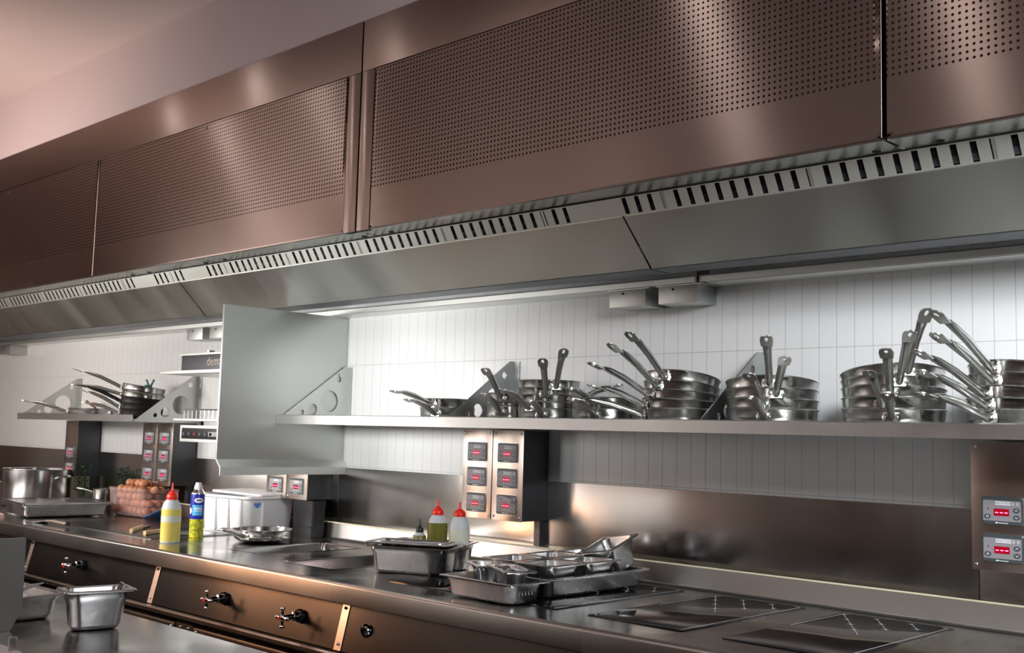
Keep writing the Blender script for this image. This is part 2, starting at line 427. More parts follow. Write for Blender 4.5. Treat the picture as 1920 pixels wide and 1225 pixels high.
# rail under the hood
wr = thing('wall_rail', 'steel channel rail fixed along the top of the tiles under the hood', 'rail', (0, 0, 0))
for a, b in ((-10.3, -5.0), (-4.995, -2.196), (-2.184, .6), (.61, 2.9)):
    prof = [(0, 1.99), (-.10, 1.99), (-.102, 1.985), (-.102, 1.965), (-.099, 1.96), (0, 1.958)]
    MB().loft([[(a, y, z) for y, z in prof], [(b, y, z) for y, z in prof]], closed=True, cap0=True, cap1=True).build('rail_length', 'lit', wr, smooth=20)
for xx in (-4.998, -2.19, .605):
    MB().box(xx - .004, xx + .004, -.11, -.03, 1.955, 2.02).build('joint_plate', 'bracket', wr)

def junction(loc, label, w=.167):
    t = thing('junction_box', label, 'junction box', loc, group='junction boxes under the rail')
    b = MB().box(-w / 2, w / 2, -.12, 0, -.062, 0).build('casing', 'plate', t, bevel=.003)
    MB().box(-w / 2 - .006, w / 2 + .02, -.125, 0, 0, .003).build('lid', 'shelf', t)
    MB().lathe([(0, 0), (.004, 0), (.004, .002)], 10, T=Matrix.Translation((-.02, -.1205, -.012)) @ Matrix.Rotation(PI / 2, 4, 'X')).build('screw', 'dark', t)
    return t
ZJ = 1.9548
junction((-2.482, -.001, ZJ), 'steel junction box under the rail over the pans, nearer the tall partition')
junction((-2.258, -.001, ZJ), 'steel junction box under the rail over the pans, farther from the tall partition')
junction((-5.52, -.001, ZJ), 'bright steel junction box under the rail above the pierced gusset and grill')
junction((-5.28, -.001, ZJ), 'bright steel junction box under the rail, half hidden by the tall partition')
junction((-8.14, -.001, ZJ), 'dull steel junction box at the far end of the rail', .19)

# ------------------------------------------------------------------ partition
pt = thing('partition_screen', 'tall plain steel partition screen standing out from the tiles with a bent drip edge', 'partition', (-4.285, 0, 0))
MB().box(-.012, 0, -.693, -.002, 1.272, 1.958).build('sheet', 'plate', pt, bevel=.002)
m = MB()
prof = [(0, 1.274), (.034, 1.240), (.034, 1.205), (.030, 1.205), (.030, 1.238), (-.006, 1.272)]
m.loft([[(x_, -.693, z_) for x_, z_ in prof], [(x_, -.002, z_) for x_, z_ in prof]], cap0=True, cap1=True)
m.build('drip_edge', 'lit', pt, smooth=20)

# ------------------------------------------------------------------ shelves
def gusset(parent, x, z, th=.005, flange=1, mat='bracket', h=.245, d=.385, bolts=False):
    g = thing
    out = [(-.003, 0), (-.003, h), (-.02, h), (-d, .004), (-d, 0)]
    holes = [circ(-.052, h * .77, .014), circ(-.105, h * .36, .052, 40), circ(-.20, h * .20, .027), circ(-.258, h * .14, .012)]
    T = Matrix(((0, 0, 1, x), (1, 0, 0, 0), (0, 1, 0, z), (0, 0, 0, 1)))
    m = MB().plate(out, holes, th, T)
    m.box(x, x + .042 * flange, -.005, -.002, z, z + h) if flange > 0 else m.box(x - .042, x, -.005, -.002, z, z + h)
    o = m.build('gusset', mat, parent, smooth=30)
    return o
sh = thing('wall_shelf', 'long steel wall shelf holding the stacked pans', 'shelf', (0, 0, 0))
ZS = 1.455
def shelf(parent, a, b, zl0, zl1, zs):
    prof = [(-.002, zs + .03), (-.004, zs + .03), (-.006, zs), (-.385, zs), (-.388, zl1 - .001), (-.392, zl1), (-.396, zl1 - .003), (-.396, zl0), (-.38, zl0), (-.38, zl0 + .004), (-.392, zl0 + .004), (-.392, zs - .003), (-.002, zs - .003)]
    MB().loft([[(a, y, z) for y, z in prof], [(b, y, z) for y, z in prof]], cap0=True, cap1=True).build('shelf_board', 'shelf', parent, smooth=20)
shelf(sh, -4.2845, 2.4, 1.437, 1.4785, ZS)
for xg, mt in ((-4.283, 'plate'), (-3.17, 'bracket'), (-2.0, 'bracket'), (-.75, 'bracket')):
    g = gusset(sh, xg, ZS + .001, mat=mt, h=.262)
    if mt == 'plate':
        for (yy, zz) in ((-.05, .225), (-.13, .015), (-.34, .012)):
            MB().sphere((xg + .007, yy, ZS + zz), .007, 10, 6, sc=(.6, 1, 1)).build('bolt', 'screw', g)
sl = thing('wall_shelf', 'short steel wall shelf with pierced end gussets beyond the partition', 'shelf', (0, 0, 0))
shelf(sl, -7.16, -5.655, 1.43, 1.469, 1.445)
gusset(sl, -7.165, 1.446, mat='plate', h=.262)
gusset(sl, -5.655, 1.43, mat='plate', h=.28)

# ------------------------------------------------------------------ splashbacks
for a, b, lb in ((-10.3, -4.30, 'steel splashback sheet behind the griddle and the egg crate'), (-4.296, -1.265, 'wide steel splashback sheet behind the squeeze bottles and container stack'), (-1.261, 2.4, 'steel splashback sheet below the induction panel over the last hob')):
    tag(MB().box(a, b, -.012, -.002, .96, 1.236).build('splashback', 'splash', bevel=.0015), lb, 'splashback', 'steel splashback sheets')

# ------------------------------------------------------------------ worktop
wt = thing('worktop', 'continuous steel range worktop with a deep bright front edge', 'worktop', (0, 0, 0))
wells = [(-4.15, -3.88, -.69, -.20), (-3.65, -3.34, -.76, -.26)]
xs = [-10.3, -4.15, -3.88, -3.65, -3.34, 2.4]; ys = sorted({-.938, -.05, -.69, -.20, -.76, -.26})
m = MB()
for i in range(len(xs) - 1):
    for j in range(len(ys) - 1):
        cx, cy = (xs[i] + xs[i + 1]) / 2, (ys[j] + ys[j + 1]) / 2
        if any(w[0] < cx < w[1] and w[2] < cy < w[3] for w in wells): continue
        m.add([(xs[i], ys[j], .9), (xs[i + 1], ys[j], .9), (xs[i + 1], ys[j + 1], .9), (xs[i], ys[j + 1], .9)], [(0, 1, 2, 3)])
m.build('top', 'work', wt, weld=True, smooth=0)
prof = [(-.938, .9)] + [(-.938 - .012 * math.sin(a), .888 + .012 * math.cos(a)) for a in (.4, .8, 1.2, PI / 2)] + [(-.95, .834), (-.947, .831), (-.90, .831), (-.90, .88)]
MB().loft([[(-10.3, y, z) for y, z in prof], [(2.4, y, z) for y, z in prof]], closed=True).build('front_edge', 'fascia', wt, smooth=40)
prof = [(-.062, .9005), (-.054, .903), (-.050, .91), (-.046, .972), (-.044, .976), (-.012, .979), (-.012, .9)]
MB().loft([[(-10.3, y, z) for y, z in prof], [(2.4, y, z) for y, z in prof]], closed=False).build('upstand', 'upstand', wt, smooth=50)
MB().tube([(-10.3, -.045, .9768), (2.4, -.045, .9768)], .003, 8).build('bright_edge_strip', 'cream', wt)  # cream strip put in for the bright highlight along the upstand top
for w in wells:
    cx, cy, ww, dd = (w[0] + w[1]) / 2, (w[2] + w[3]) / 2, w[1] - w[0], w[3] - w[2]
    rings = [rrect(ww + .02, dd + .02, .03, .9012, 6, cx, cy), rrect(ww + .004, dd + .004, .028, .9016, 6, cx, cy), rrect(ww - .006, dd - .006, .026, .895, 6, cx, cy),
             rrect(ww - .02, dd - .02, .03, .76, 6, cx, cy), rrect(ww - .06, dd - .06, .03, .75, 6, cx, cy)]
    MB().loft(rings, cap1=True).build('well', 'work', wt, smooth=45)

def hob(x0, x1, label):
    t = thing('induction_hob', label, 'induction hob', (0, 0, 0))
    m = MB(); c = ((x0 + x1) / 2, -.455); w, d = x1 - x0, .67
    m.loft([rrect(w, d, .012, .9002, 5, *c), rrect(w, d, .012, .9022, 5, *c), rrect(w - .003, d - .003, .011, .9028, 5, *c)], cap1=True)
    m.build('glass_plate', 'glass', t, smooth=40)
    z = .9030
    def strip(ax, ay, bx, by, wd=.0028):
        d_ = Vector((bx - ax, by - ay, 0)); n_ = Vector((-d_.y, d_.x, 0)).normalized() * wd / 2
        k.add([Vector((ax, ay, z)) - n_, Vector((bx, by, z)) - n_, Vector((bx, by, z)) + n_, Vector((ax, ay, z)) + n_], [(0, 1, 2, 3)])
    k = MB()
    e = .014
    strip(x0 + e, -.45, x0 + e, -.135); strip(x1 - e, -.79 + e, x1 - e, -.135)
    strip(x0 + e, -.135, x0 + e + .02, -.128); strip(x1 - e, -.135, x1 - e - .02, -.128)
    k.build('border_line', 'mark', t, smooth=0)
    for ax, ay, ln in ((.02, .0, .36), (.125, .0, .23), (.23, .0, .13)):
        k = MB()
        sx, sy = x0 + ax, -.15 + ay
        dx, dy = .545, -.838
        for q in range(int(ln / .03)):
            a0, a1 = q * .03, q * .03 + .022
            strip(sx + dx * a0, sy + dy * a0, sx + dx * a1, sy + dy * a1, .0022)
            if q % 3 == 0:
                ccx, ccy = sx + dx * a0, sy + dy * a0
                strip(ccx - .010, ccy - .004, ccx + .010, ccy + .004, .003)
                strip(ccx - .002, ccy + .010, ccx + .002, ccy - .010, .003)
        k.build('zone_marking', 'mark', t, smooth=0)
    return t
hob(-3.00, -2.665, 'black glass induction hob partly under the deep containers beside the squeeze bottles')
hob(-2.545, -2.21, 'black glass induction hob beneath the stack of shallow containers')
hob(-2.09, -1.755, 'bare black glass induction hob next to the container stack')
hob(-1.635, -1.29, 'bare black glass induction hob nearest the camera with white zone marks')
gr = thing('griddle_plate', 'dark flat griddle plate set in the worktop in front of the egg crate', 'griddle', (-5.16, -.47, .9))
MB().loft([rrect(1.0, .6, .02, .0003), rrect(1.0, .6, .02, .004), rrect(.985, .585, .018, .0055)], cap1=True).build('plate', 'griddle', gr)
MB().loft([rrect(1.03, .63, .03, .0002), rrect(1.03, .63, .03, .002), rrect(1.004, .604, .022, .002)]).build('rim', 'fascia', gr)

# ------------------------------------------------------------------ cabinet under the worktop
cb = thing('range_cabinet', 'dark range cabinet with sloping control panel under the worktop', 'cabinet', (0, 0, 0))
def slope(a, b, off=0., z0=.672, z1=.829):
    ytop, ybot = -.898, -.936
    return [(a, ybot - off, z0), (b, ybot - off, z0), (b, ytop - off, z1), (a, ytop - off, z1)]
pa = []
for a, b in ((-10.3, -5.585), (-5.575, -4.355), (-4.335, -3.075), (-3.045, 2.4)):
    m = MB(); A = slope(a, b); B = slope(a, b, -.01)
    m.add(A + B, [(0, 1, 2, 3), (7, 6, 5, 4), (0, 4, 5, 1), (1, 5, 6, 2), (2, 6, 7, 3), (3, 7, 4, 0)])
    m.build('control_panel', 'panel', cb, smooth=0)
for xc in (-5.60, -4.345, -3.06, -1.7):
    m = MB(); A = slope(xc - .019, xc + .019, .003); B = slope(xc - .019, xc + .019, -.004)
    m.add(A + B, [(0, 1, 2, 3), (7, 6, 5, 4), (0, 4, 5, 1), (1, 5, 6, 2), (2, 6, 7, 3), (3, 7, 4, 0)])
    st = m.build('strap', 'strap', cb, smooth=0)
    for t_ in (.13, .85):
        y_ = -.936 + .038 * t_; z_ = .672 + .162 * t_
        MB().sphere((xc, y_ - .004, z_), .0055, 10, 6).build('rivet', 'screw', st)
prof = [(-.93, .668), (-.958, .668), (-.964, .662), (-.964, .652), (-.958, .646), (-.93, .646)]
MB().loft([[(-10.3, y, z) for y, z in prof], [(2.4, y, z) for y, z in prof]], cap0=True, cap1=True).build('hand_rail', 'rail', cb, smooth=40)
MB().box(-10.3, 2.4, -.90, -.05, .1, .70).build('carcass', 'door', cb, smooth=0)
MB().box(-10.3, 2.4, -.85, -.05, .0, .1).build('plinth', 'dark', cb, smooth=0)
for a, b in ((-6.5, -5.35), (-5.2, -4.12), (-3.97, -2.9), (-2.75, -1.68)):
    d = MB().box(a, b, -.935, -.905, .12, .60).build('door', 'door', cb, bevel=.003)
    MB().loft([[(a, y, z) for y, z in [(-.935, .60), (-.945, .60), (-.948, .612), (-.945, .622), (-.91, .622), (-.91, .60)]], [(b, y, z) for y, z in [(-.935, .60), (-.945, .60), (-.948, .612), (-.945, .622), (-.91, .622), (-.91, .60)]]], cap0=True, cap1=True).build('top_edge', 'rail', d, smooth=40)
    for e in (a + .02, b - .02):
        MB().sphere((e, -.947, .608), .006, 10, 6).build('rivet', 'screw', d)
for xc in (-5.275, -4.045, -2.825):
    h = MB().plate(rr2(.135, .11, .008), [rr2(.085, .05, .02, 6, 0, -.018)], .012, Matrix.Translation((xc, -.93, .572)) @ Matrix.Rotation(PI / 2, 4, 'X')).build('latch_plate', 'rail', cb)
    for e in (-.03, .03):
        MB().sphere((xc + e, -.943, .612), .006, 10, 6).build('rivet', 'screw', h)
def tap(x, z):
    t_ = (z - .672) / .162; y = -.936 + .038 * t_
    r = MB().lathe([(0, 0), (.022, 0), (.022, .006), (.016, .012), (.016, .035), (.010, .038), (.008, .075), (0, .075)], 20).build('tap', 'chrome', cb, (x, y, z), (PI / 2, 0, 0))
    m = MB()
    m.sphere((0, 0, .08), .013, 14, 8)
    for k in range(4):
        a = PI / 2 * k
        ux, uy = math.cos(a), math.sin(a)
        m.tube([(ux * .008, uy * .008, .08), (ux * .026, uy * .026, .08)], .0045, 8)
        m.sphere((ux * .031, uy * .031, .08), .0085, 10, 8)
    m.build('cross_handle', 'chrome', r)
    MB().lathe([(0, .0945), (.0065, .0945), (.0075, .090), (.0075, .088)], 14).build('hot_dot', 'red', r)
    MB().lathe([(.016, .002), (.024, .002), (.024, .014), (.0165, .014)], 20).build('collar', 'blackp', r)
for x, z in ((-5.02, .762), (-3.80, .755), (-3.30, .754)): tap(x, z)
MB().lathe([(.013, -.004), (.013, .006), (.021, .008), (.024, .002), (.024, -.002)], 22).build('port_ring', 'chrome', cb, (-2.93, -.919, .752), (PI / 2 + .2, 0, 0))
MB().lathe([(0, .0006), (.0135, .0006)], 22).build('port_hole', 'dark', cb, (-2.93, -.9195, .752), (PI / 2 + .2, 0, 0))

# ------------------------------------------------------------------ control boxes
def controller(parent, x, z, y):
    c = MB().loft([[(x + p[0], y + dy, z + p[1]) for p in rr2(.109 - sh_, .076 - sh_, .008)] for dy, sh_ in ((0, 0), (-.004, 0), (-.0055, .003))], cap1=True).build('controller', 'bezel', parent, smooth=30)
    yy = y - .0056
    MB().loft([[(x + p[0], yy - d_, z + .0 + p[1]) for p in rr2(.101, .056, .003)] for d_ in (0, .0006)], cap1=True).build('overlay', 'face', c, smooth=0)
    MB().plate(rr2(.112, .079, .009), [rr2(.108, .075, .008)], .003, Matrix.Translation((x, y, z)) @ Matrix.Rotation(PI / 2, 4, 'X')).build('rim', 'screw', c)
    yy -= .0007
    def pl(name, mat, px, pz, w, h, r, d_=.0006, par=c):
        return MB().loft([[(x + px + p[0], yy - q, z + pz + p[1]) for p in rr2(w, h, r)] for q in (0, d_)], cap1=True).build(name, mat, par, smooth=0)
    lp = pl('label_plate', 'white', .003, .0205, .043, .0095, .002)
    text('lettering', 'INDUCTION', .0078, 'ink', lp, (x + .003, yy - .0007, z + .0205))
    b = text('lettering', '[(  )]', .0095, 'white', c, (x + .036, yy - .0004, z + .0205))
    dp = pl('display', 'redscr', -.001, -.004, .041, .019, .002, .0008)
    for k in (-1, 0, 1):
        MB().box(x - .001 + k * .0125 - .004, x - .001 + k * .0125 + .004, yy - .0012, yy - .0008, z - .0062, z - .0040).build('dash', 'dash', dp, smooth=0)
    for px, pz, s in ((.0385, .0025, '^'), (.0385, -.0165, 'v'), (-.0385, -.0165, 'o')):
        bt = MB().loft([[(x + px + q[0] * 1.35, yy - d_, z + pz + q[1]) for q in circ(0, 0, .0066, 20)] for d_ in (0, .001)], cap1=True).build('button', 'bezel', c, smooth=0)
        mm = MB(); yv = yy - .0012
        if s in '^v':
            f = 1 if s == '^' else -1
            for sx in (-1, 1):
                mm.add([(x + px, yv, z + pz + f * .003), (x + px, yv, z + pz + f * .0012), (x + px + sx * .004, yv, z + pz - f * .0022), (x + px + sx * .004, yv, z + pz - f * .0004)], [(0, 1, 2, 3)])
        else:
            mm.plate(circ(0, 0, .0034, 16), [circ(0, 0, .0022, 16)], .0002, Matrix.Translation((x + px, yv, z + pz)) @ Matrix.Rotation(PI / 2, 4, 'X'))
        mm.build('button_symbol', 'white', bt, smooth=0)
    MB().sphere((x - .037, yy, z + .0045), .0022, 8, 6).build('indicator_lamp', 'redled', c)
    mm = MB()
    mm.add([(x - .018, yy, z - .0345), (x - .012, yy, z - .0345), (x - .010, yy, z - .031), (x - .016, yy, z - .031)], [(0, 1, 2, 3)])
    mm.add([(x - .010, yy, z - .0338), (x + .016, yy, z - .0338), (x + .016, yy, z - .0322), (x - .010, yy, z - .0322)], [(0, 1, 2, 3)])
    mm.build('maker_mark', 'white', c, smooth=0)
    return c
def control_box(x0, label, cols=2, rows=((1.344, 1.244, 1.142), (1.344, 1.244, 1.142)), ztop=1.4325, lower_strip=True, note=False):
    y = -.16; w = .338 if cols == 2 else .167
    t = thing('control_box', label, 'control box', (0, 0, 0))
    MB().box(x0, x0 + w, y + .004, -.0125, 1.081, ztop).build('casing', 'boxside', t, smooth=0)
    for c in range(cols):
        a = x0 + c * .1715
        p = MB().box(a, a + .1665, y, y + .0035, 1.079, ztop).build('front_plate', 'boxfront', t, bevel=.0008)
        for sx, sz in ((.012, 1.418), (.154, 1.418), (.154, 1.094), (.012, 1.094)):
            MB().sphere((a + sx, y - .001, sz), .0048, 10, 6, sc=(1, .6, 1)).build('screw', 'screw', p)
        for z in rows[c]: controller(t, a + .0845, z, y)
    if lower_strip:
        MB().box(x0 + w - .045, x0 + w - .015, -.04, -.0125, .98, 1.081).build('lower_strip', 'boxside', t, smooth=0)  # dark upright strip below the casing
    return t
control_box(-3.285, 'coppery steel control box with six red displays under the pan shelf')
control_box(-1.225, 'steel control box with two red displays at the end by the last hob', rows=((1.244, 1.142), (1.244, 1.142)), lower_strip=False)
control_box(-5.962, 'grey control box with six red displays under the pierced gusset beside the egg crate', ztop=1.428)
control_box(-6.968, 'narrow grey control box with one column of displays above the stockpot', cols=1, rows=((1.23, 1.133),), ztop=1.428)
control_box(-4.686, 'control box mostly hidden behind the partition above the white tub', lower_strip=False)
# loose label peeling from one controller
tag(MB().loft([[(-3.075, -.1685, 1.176), (-3.01, -.1775, 1.172), (-2.985, -.183, 1.160)], [(-3.075, -.1685, 1.1735), (-3.02, -.179, 1.160), (-2.995, -.184, 1.148)]], closed=False).build('paper_sticker', 'face', smooth=0), 'curled grey sticker peeling off the lowest controller of the coppery box', 'sticker')

# ------------------------------------------------------------------ pans
def pan_body(R, h, mat='pan', rb=.60):
    pr = [(0, 0), (R * rb, 0), (R * (rb + .10), .003)]
    for k in range(1, 8):
        a = PI / 2 * k / 7
        pr.append((R * (rb + .10) + R * .265 * math.sin(a), .003 + h * .50 * (1 - math.cos(a))))
    pr += [(R * .984, h - .004), (R * .994, h - .0018), (R * 1.006, h - .0006), (R * 1.009, h), (R * 1.003, h + .0008), (R * .988, h - .002)]
    inner = []
    for r, z in reversed(pr[1:-5]): inner.append((max(r - .0022, 0), z + .0022))
    pr += inner + [(0, .0022)]
    return MB().lathe(pr, 56)
_pc = {}
def pan_meshes(R, h, hl, bm_, hm):
    key = (R, h, hl, bm_, hm)
    if key in _pc: return _pc[key]
    b = pan_body(R, h, bm_).build('body', bm_, smooth=50)
    # bracket with rivets
    m = MB(); m.loft([[(0, y, z) for y, z in ((-.022, -.014), (.022, -.014), (.026, 0), (.022, .014), (-.022, .014), (-.026, 0))], [(.006, y * .75, z * .75) for y, z in ((-.022, -.014), (.022, -.014), (.026, 0), (.022, .014), (-.022, .014), (-.026, 0))]], cap1=True)
    for sy in (-1, 1): m.sphere((.004, sy * .0165, 0), .0052, 10, 6)
    br = m.build('bracket', hm, smooth=40)
    rings = []
    prof = [(0, .0095, .0095), (.01, .0110, .0105), (.03, .0105, .0105), (hl * .45, .0118, .0112), (hl * .68, .0130, .0095), (hl * .76, .0150, .0055), (hl * .80, .0168, .0022)]
    for x_, w_, t_ in prof:
        rings.append([(x_, w_ * math.cos(2 * PI * j / 14), t_ * math.sin(2 * PI * j / 14) + .012 * math.sin(PI * x_ / hl)) for j in range(14)])
    m = MB(); m.loft(rings, cap0=True, cap1=True)
    z0 = .012 * math.sin(PI * .8)
    L0 = hl * .79
    out = [(L0, -.0165), (hl * .90, -.0190), (hl * .965, -.0175), (hl, -.010), (hl + .002, 0), (hl, .010), (hl * .965, .0175), (hl * .90, .0190), (L0, .0165)]
    m.plate(out, [[(hl * .935 + .011 * math.cos(q), .0055 * math.sin(q)) for q in [2 * PI * i / 16 for i in range(16)]]], .0038, Matrix.Translation((0, 0, z0 - .0019)) @ Matrix.Rotation(.03, 4, 'Y'))
    hd = m.build('handle', hm, smooth=45)
    _pc[key] = (b, br, hd); fresh.append((b, br, hd)); return _pc[key]
fresh = []
used = set()
def pan(label, cx, cy, rimz, R, az, el, hl, tilt=0., h=.06, bm_='pan', hm='handle', name='saute_pan', group=None, basedrop=.026):
    """rimz: height of the rim above the handle"""
    zc = rimz - R * math.sin(math.radians(tilt)) - h * math.cos(math.radians(tilt))
    # the Empty stands at the pan's base, its x axis points along the handle; tilt lifts the handle side
    t = thing(name, label, 'pan', (cx, cy, zc), (0, 0, 0), group)
    Rm = Matrix.Rotation(math.radians(az), 4, 'Z') @ Matrix.Rotation(-math.radians(tilt), 4, 'Y')
    t.rotation_euler = Rm.to_euler()
    srcs = pan_meshes(R, h, hl, bm_, hm)
    key = id(srcs)
    outs = []
    for s_ in srcs:
        if key in used: s2 = s_.copy(); COL.objects.link(s2)
        else: s2 = s_
        s2.parent = t; outs.append(s2)
    used.add(key)
    rb = R * .965
    outs[1].location = (rb + .001, 0, h - basedrop)
    outs[2].location = (rb + .007, 0, h - basedrop)
    outs[2].rotation_euler = (0, -math.radians(el - tilt), 0)
    return t
ORD = {1: ['only'], 2: ['lower', 'upper'], 4: ['lowest', 'second lowest', 'second highest', 'topmost'], 5: ['lowest', 'second lowest', 'middle', 'second highest', 'topmost']}
stacks = [
 ('pair nearest the tall partition', (-3.345, -.2, .115), [(1.517, -67.8, 10.8, .26), (1.553, -78.1, 9.9, .26)], False),
 ('pair behind the first gusset', (-3.005, -.2, .085), [(1.525, -62, 15, .24), (1.575, -62, 26, .24)], False),
 ('stack with handles fanned every way', (-2.785, -.2, .118), [(1.515, -60, 12, .22), (1.541, -86, 20.8, .17), (1.567, 11, 19.3, .20), (1.593, -53.6, 38, .19), (1.62, -35.8, 48, .175)], False),
 ('low pair beside the leaning stack', (-2.515, -.2, .12), [(1.517, -68, 10.6, .26), (1.555, -69, 9.9, .26)], False),
 ('leaning stack by the half-hidden gusset', (-2.186, -.2, .13), [(1.517, -127.6, 12.2, .26), (1.551, -122, 17.3, .21), (1.583, -108, 22.5, .26), (1.613, -93, 28, .27), (1.645, -82, 28.4, .27)], True),
 ('four-pan stack', (-1.834, -.2, .145), [(1.517, -68, 10.9, .27), (1.551, -69.2, 18.9, .26), (1.585, -54, 21.1, .27), (1.619, -61.9, 27.3, .27)], True),
 ('tall stack beside the last one', (-1.432, -.2, .147), [(1.518, -67.4, 13.7, .25), (1.552, -77.1, 28.5, .18), (1.587, -67.8, 22.8, .27), (1.617, -58.6, 26.8, .27), (1.647, -48.5, 43.3, .23)], True),
 ('last stack above the two-display box', (-1.065, -.2, .147), [(1.517, -107, 12.6, .27), (1.548, -109.3, 19.3, .26), (1.58, -112.8, 24.3, .26), (1.616, -102.8, 23.8, .27), (1.647, -104.5, 30.2, .27)], True),
]
for nm, (cx, cy, R), L in [(s_[0], s_[1], s_[2]) for s_ in stacks]:
    lean = [s_ for s_ in stacks if s_[0] == nm][0][3]
    for i, (rz, az, el, hl) in enumerate(L):
        tilt = min(max(el - 11, 0) * .6, 2.6 * i) if lean else 0
        hh = .072 if R < .1 else .06
        kind = ORD[len(L)][i]
        what = 'small deep steel pan' if R < .1 else ('small steel pan' if R < .125 else 'wide steel sauté pan')
        pan(f'{what}, {kind} of the {nm}', cx, cy, rz, R, az, el, hl, tilt, hh, name='saute_pan' if R >= .1 else 'small_saucepan', group='pans stacked on the long shelf')

# pans on the short shelf
pan('shallow steel frying pan alone on the short shelf', -6.55, -.2, 1.505, .135, -118, 14, .27, 0, .055, name='frying_pan')
zs = 1.4465
for i, (rz, az, el, hl, b_, h_, lb) in enumerate([
    (1.500, -130, 16, .22, 'nonstick', 'handle', 'black nonstick pan at the bottom of the short shelf stack'),
    (1.535, -124, 24, .24, 'nonstick', 'handle', 'black nonstick pan, second lowest of the short shelf stack'),
    (1.572, -128, 20, .26, 'nonstick', 'nonstick', 'black pan with black handle in the middle of the short shelf stack'),
    (1.610, -127, 10, .28, 'pan', 'handle', 'steel pan, second highest of the short shelf stack'),
    (1.650, -125, 20, .29, 'pan', 'handle', 'steel pan topmost on the short shelf stack holding a teal clip')]):
    pan(lb, -5.90, -.21, rz, .12, az, el, hl, min(i * 2.2, 8), .055, b_, h_, 'frying_pan', 'pans stacked on the short shelf')
c = MB()
for sx in (-1, 1): c.loft([[(sx * .004 + sx * .016 * k / 4, 0 + dy, .012 + .034 * k / 4) for dy in (-.006, .006)] + [(sx * .012 + sx * .018 * k / 4, dy, .010 + .034 * k / 4) for dy in (.006, -.006)] for k in range(5)], cap0=True, cap1=True)
c.box(-.03, .012, -.006, .006, 0, .014)
tag(c.build('plastic_clip', 'teal', None, (-5.86, -.19, 1.628), (0, 0, .5), bevel=.002), 'teal plastic clip standing in the topmost pan on the short shelf', 'clip')
tag(MB().loft([rrect(.30, .10, .012, 0), rrect(.30, .10, .012, .014), rrect(.296, .096, .012, .016)], cap0=True, cap1=True).build('cutting_board', 'yellow', None, (-6.98, -.10, 1.4465), (0, 0, .1)), 'small yellow board lying at the far end of the short shelf', 'board')
st = MB().tube([(0, 0, 0), (.10, .01, .020), (.20, .015, .042)], [.006, .007, .008], 10)
tag(st.build('wooden_stick', 'brown', None, (-6.62, -.14, 1.512), (0, 0, 2.9)), 'dark brown stick resting on the rim of the lone frying pan', 'stick')

# frying pan on the worktop
pan('steel frying pan standing on the worktop beside the white tub', -4.335, -.405, .958, .135, -70, 12, .215, 0, .056, name='frying_pan')

# ------------------------------------------------------------------ steel containers
def container(w, d, h, rim=.013, step=.24, rc=None, bw=None):
    """gastronorm tray centred on the origin, floor at z=0"""
    iw, idp = w - 2 * rim, d - 2 * rim
    rc = rc or min(.028, idp * .3)
    R_ = []
    zs_ = h * (1 - step)
    tp = .006 + h * .05
    R_.append(rrect(iw - 2 * tp - .03, idp - 2 * tp - .03, rc * .8, 0))
    R_.append(rrect(iw - 2 * tp - .010, idp - 2 * tp - .010, rc, .003))
    R_.append(rrect(iw - 2 * tp, idp - 2 * tp, rc, .012))
    R_.append(rrect(iw - .010, idp - .010, rc, zs_ - .004))
    R_.append(rrect(iw - .002, idp - .002, rc, zs_ + .003))
    R_.append(rrect(iw, idp, rc, h - .003))
    R_.append(rrect(w - .004, d - .004, .011, h - .004))
    R_.append(rrect(w, d, .010, h - .005))
    R_.append(rrect(w + .001, d + .001, .010, h - .002))
    R_.append(rrect(w - .003, d - .003, .009, h))
    R_.append(rrect(iw + .002, idp + .002, rc, h))
    R_.append(rrect(iw - .003, idp - .003, rc, h - .004))
    R_.append(rrect(iw - .005, idp - .005, rc, zs_ + .003))
    R_.append(rrect(iw - .013, idp - .013, rc, zs_ - .003))
    R_.append(rrect(iw - 2 * tp - .003, idp - 2 * tp - .003, rc, .014))
    R_.append(rrect(iw - 2 * tp - .013, idp - 2 * tp - .013, rc, .0055))
    R_.append(rrect(iw - 2 * tp - .035, idp - 2 * tp - .035, rc * .8, .003))
    return MB().loft(R_, cap0=True, cap1=True)
def gn(label, w, d, h, loc, rz=0, rx=0, ry=0, group=None, step=.24, name='steel_container', rim=.013, rc=None):
    o = container(w, d, h, rim, step, rc).build(name, 'gn', None, loc, (rx, ry, rz), smooth=50)
    return tag(o, label, 'container', group)
TH = math.atan2(.139, .277)
ux, uy = math.cos(TH), math.sin(TH)
c1 = (-3.105, -.565); c2 = (c1[0] - .184 * uy, c1[1] + .184 * ux)
gn('deep steel container with a lidded look in front of the squeeze bottles', .325, .176, .1, (*c1, .9005), TH)
gn('deep steel container holding the squeeze bottles', .325, .176, .1, (*c2, .9005), TH)
# clear flat lid lying on the first container
lid = container(.325, .176, .012, .02, .3).build('container_lid', 'gn', None, (c1[0] - .002, c1[1] + .001, 1.0012), (0, 0, TH), smooth=50)
tag(lid, 'flat steel lid on the deep container in front of the squeeze bottles', 'lid')
tray1 = gn('shallow steel container at the front of the hob stack with a marker scrawl', .325, .176, .065, (-2.465, -.795, .9035), -.01)
mk = MB()
for k in range(5):
    y0 = -.04 + k * .014
    mk.tube([(.1415 - .0012 * abs(k), y0, .030), (.1432, y0 + .006, .042), (.1425, y0 + .010, .027)], .0009, 5)
mk.build('marker_scrawl', 'mark', tray1, smooth=0)
gn('large shallow steel container under the smaller containers on the hob', .325, .53, .065, (-2.485, -.432, .9035), 0)
zq = .972
gn('oval-mouthed small container standing in the front tray, outer one', .108, .176, .065, (-2.41, -.775, .9375), 1.13, rx=.03, rc=.045, group=None)
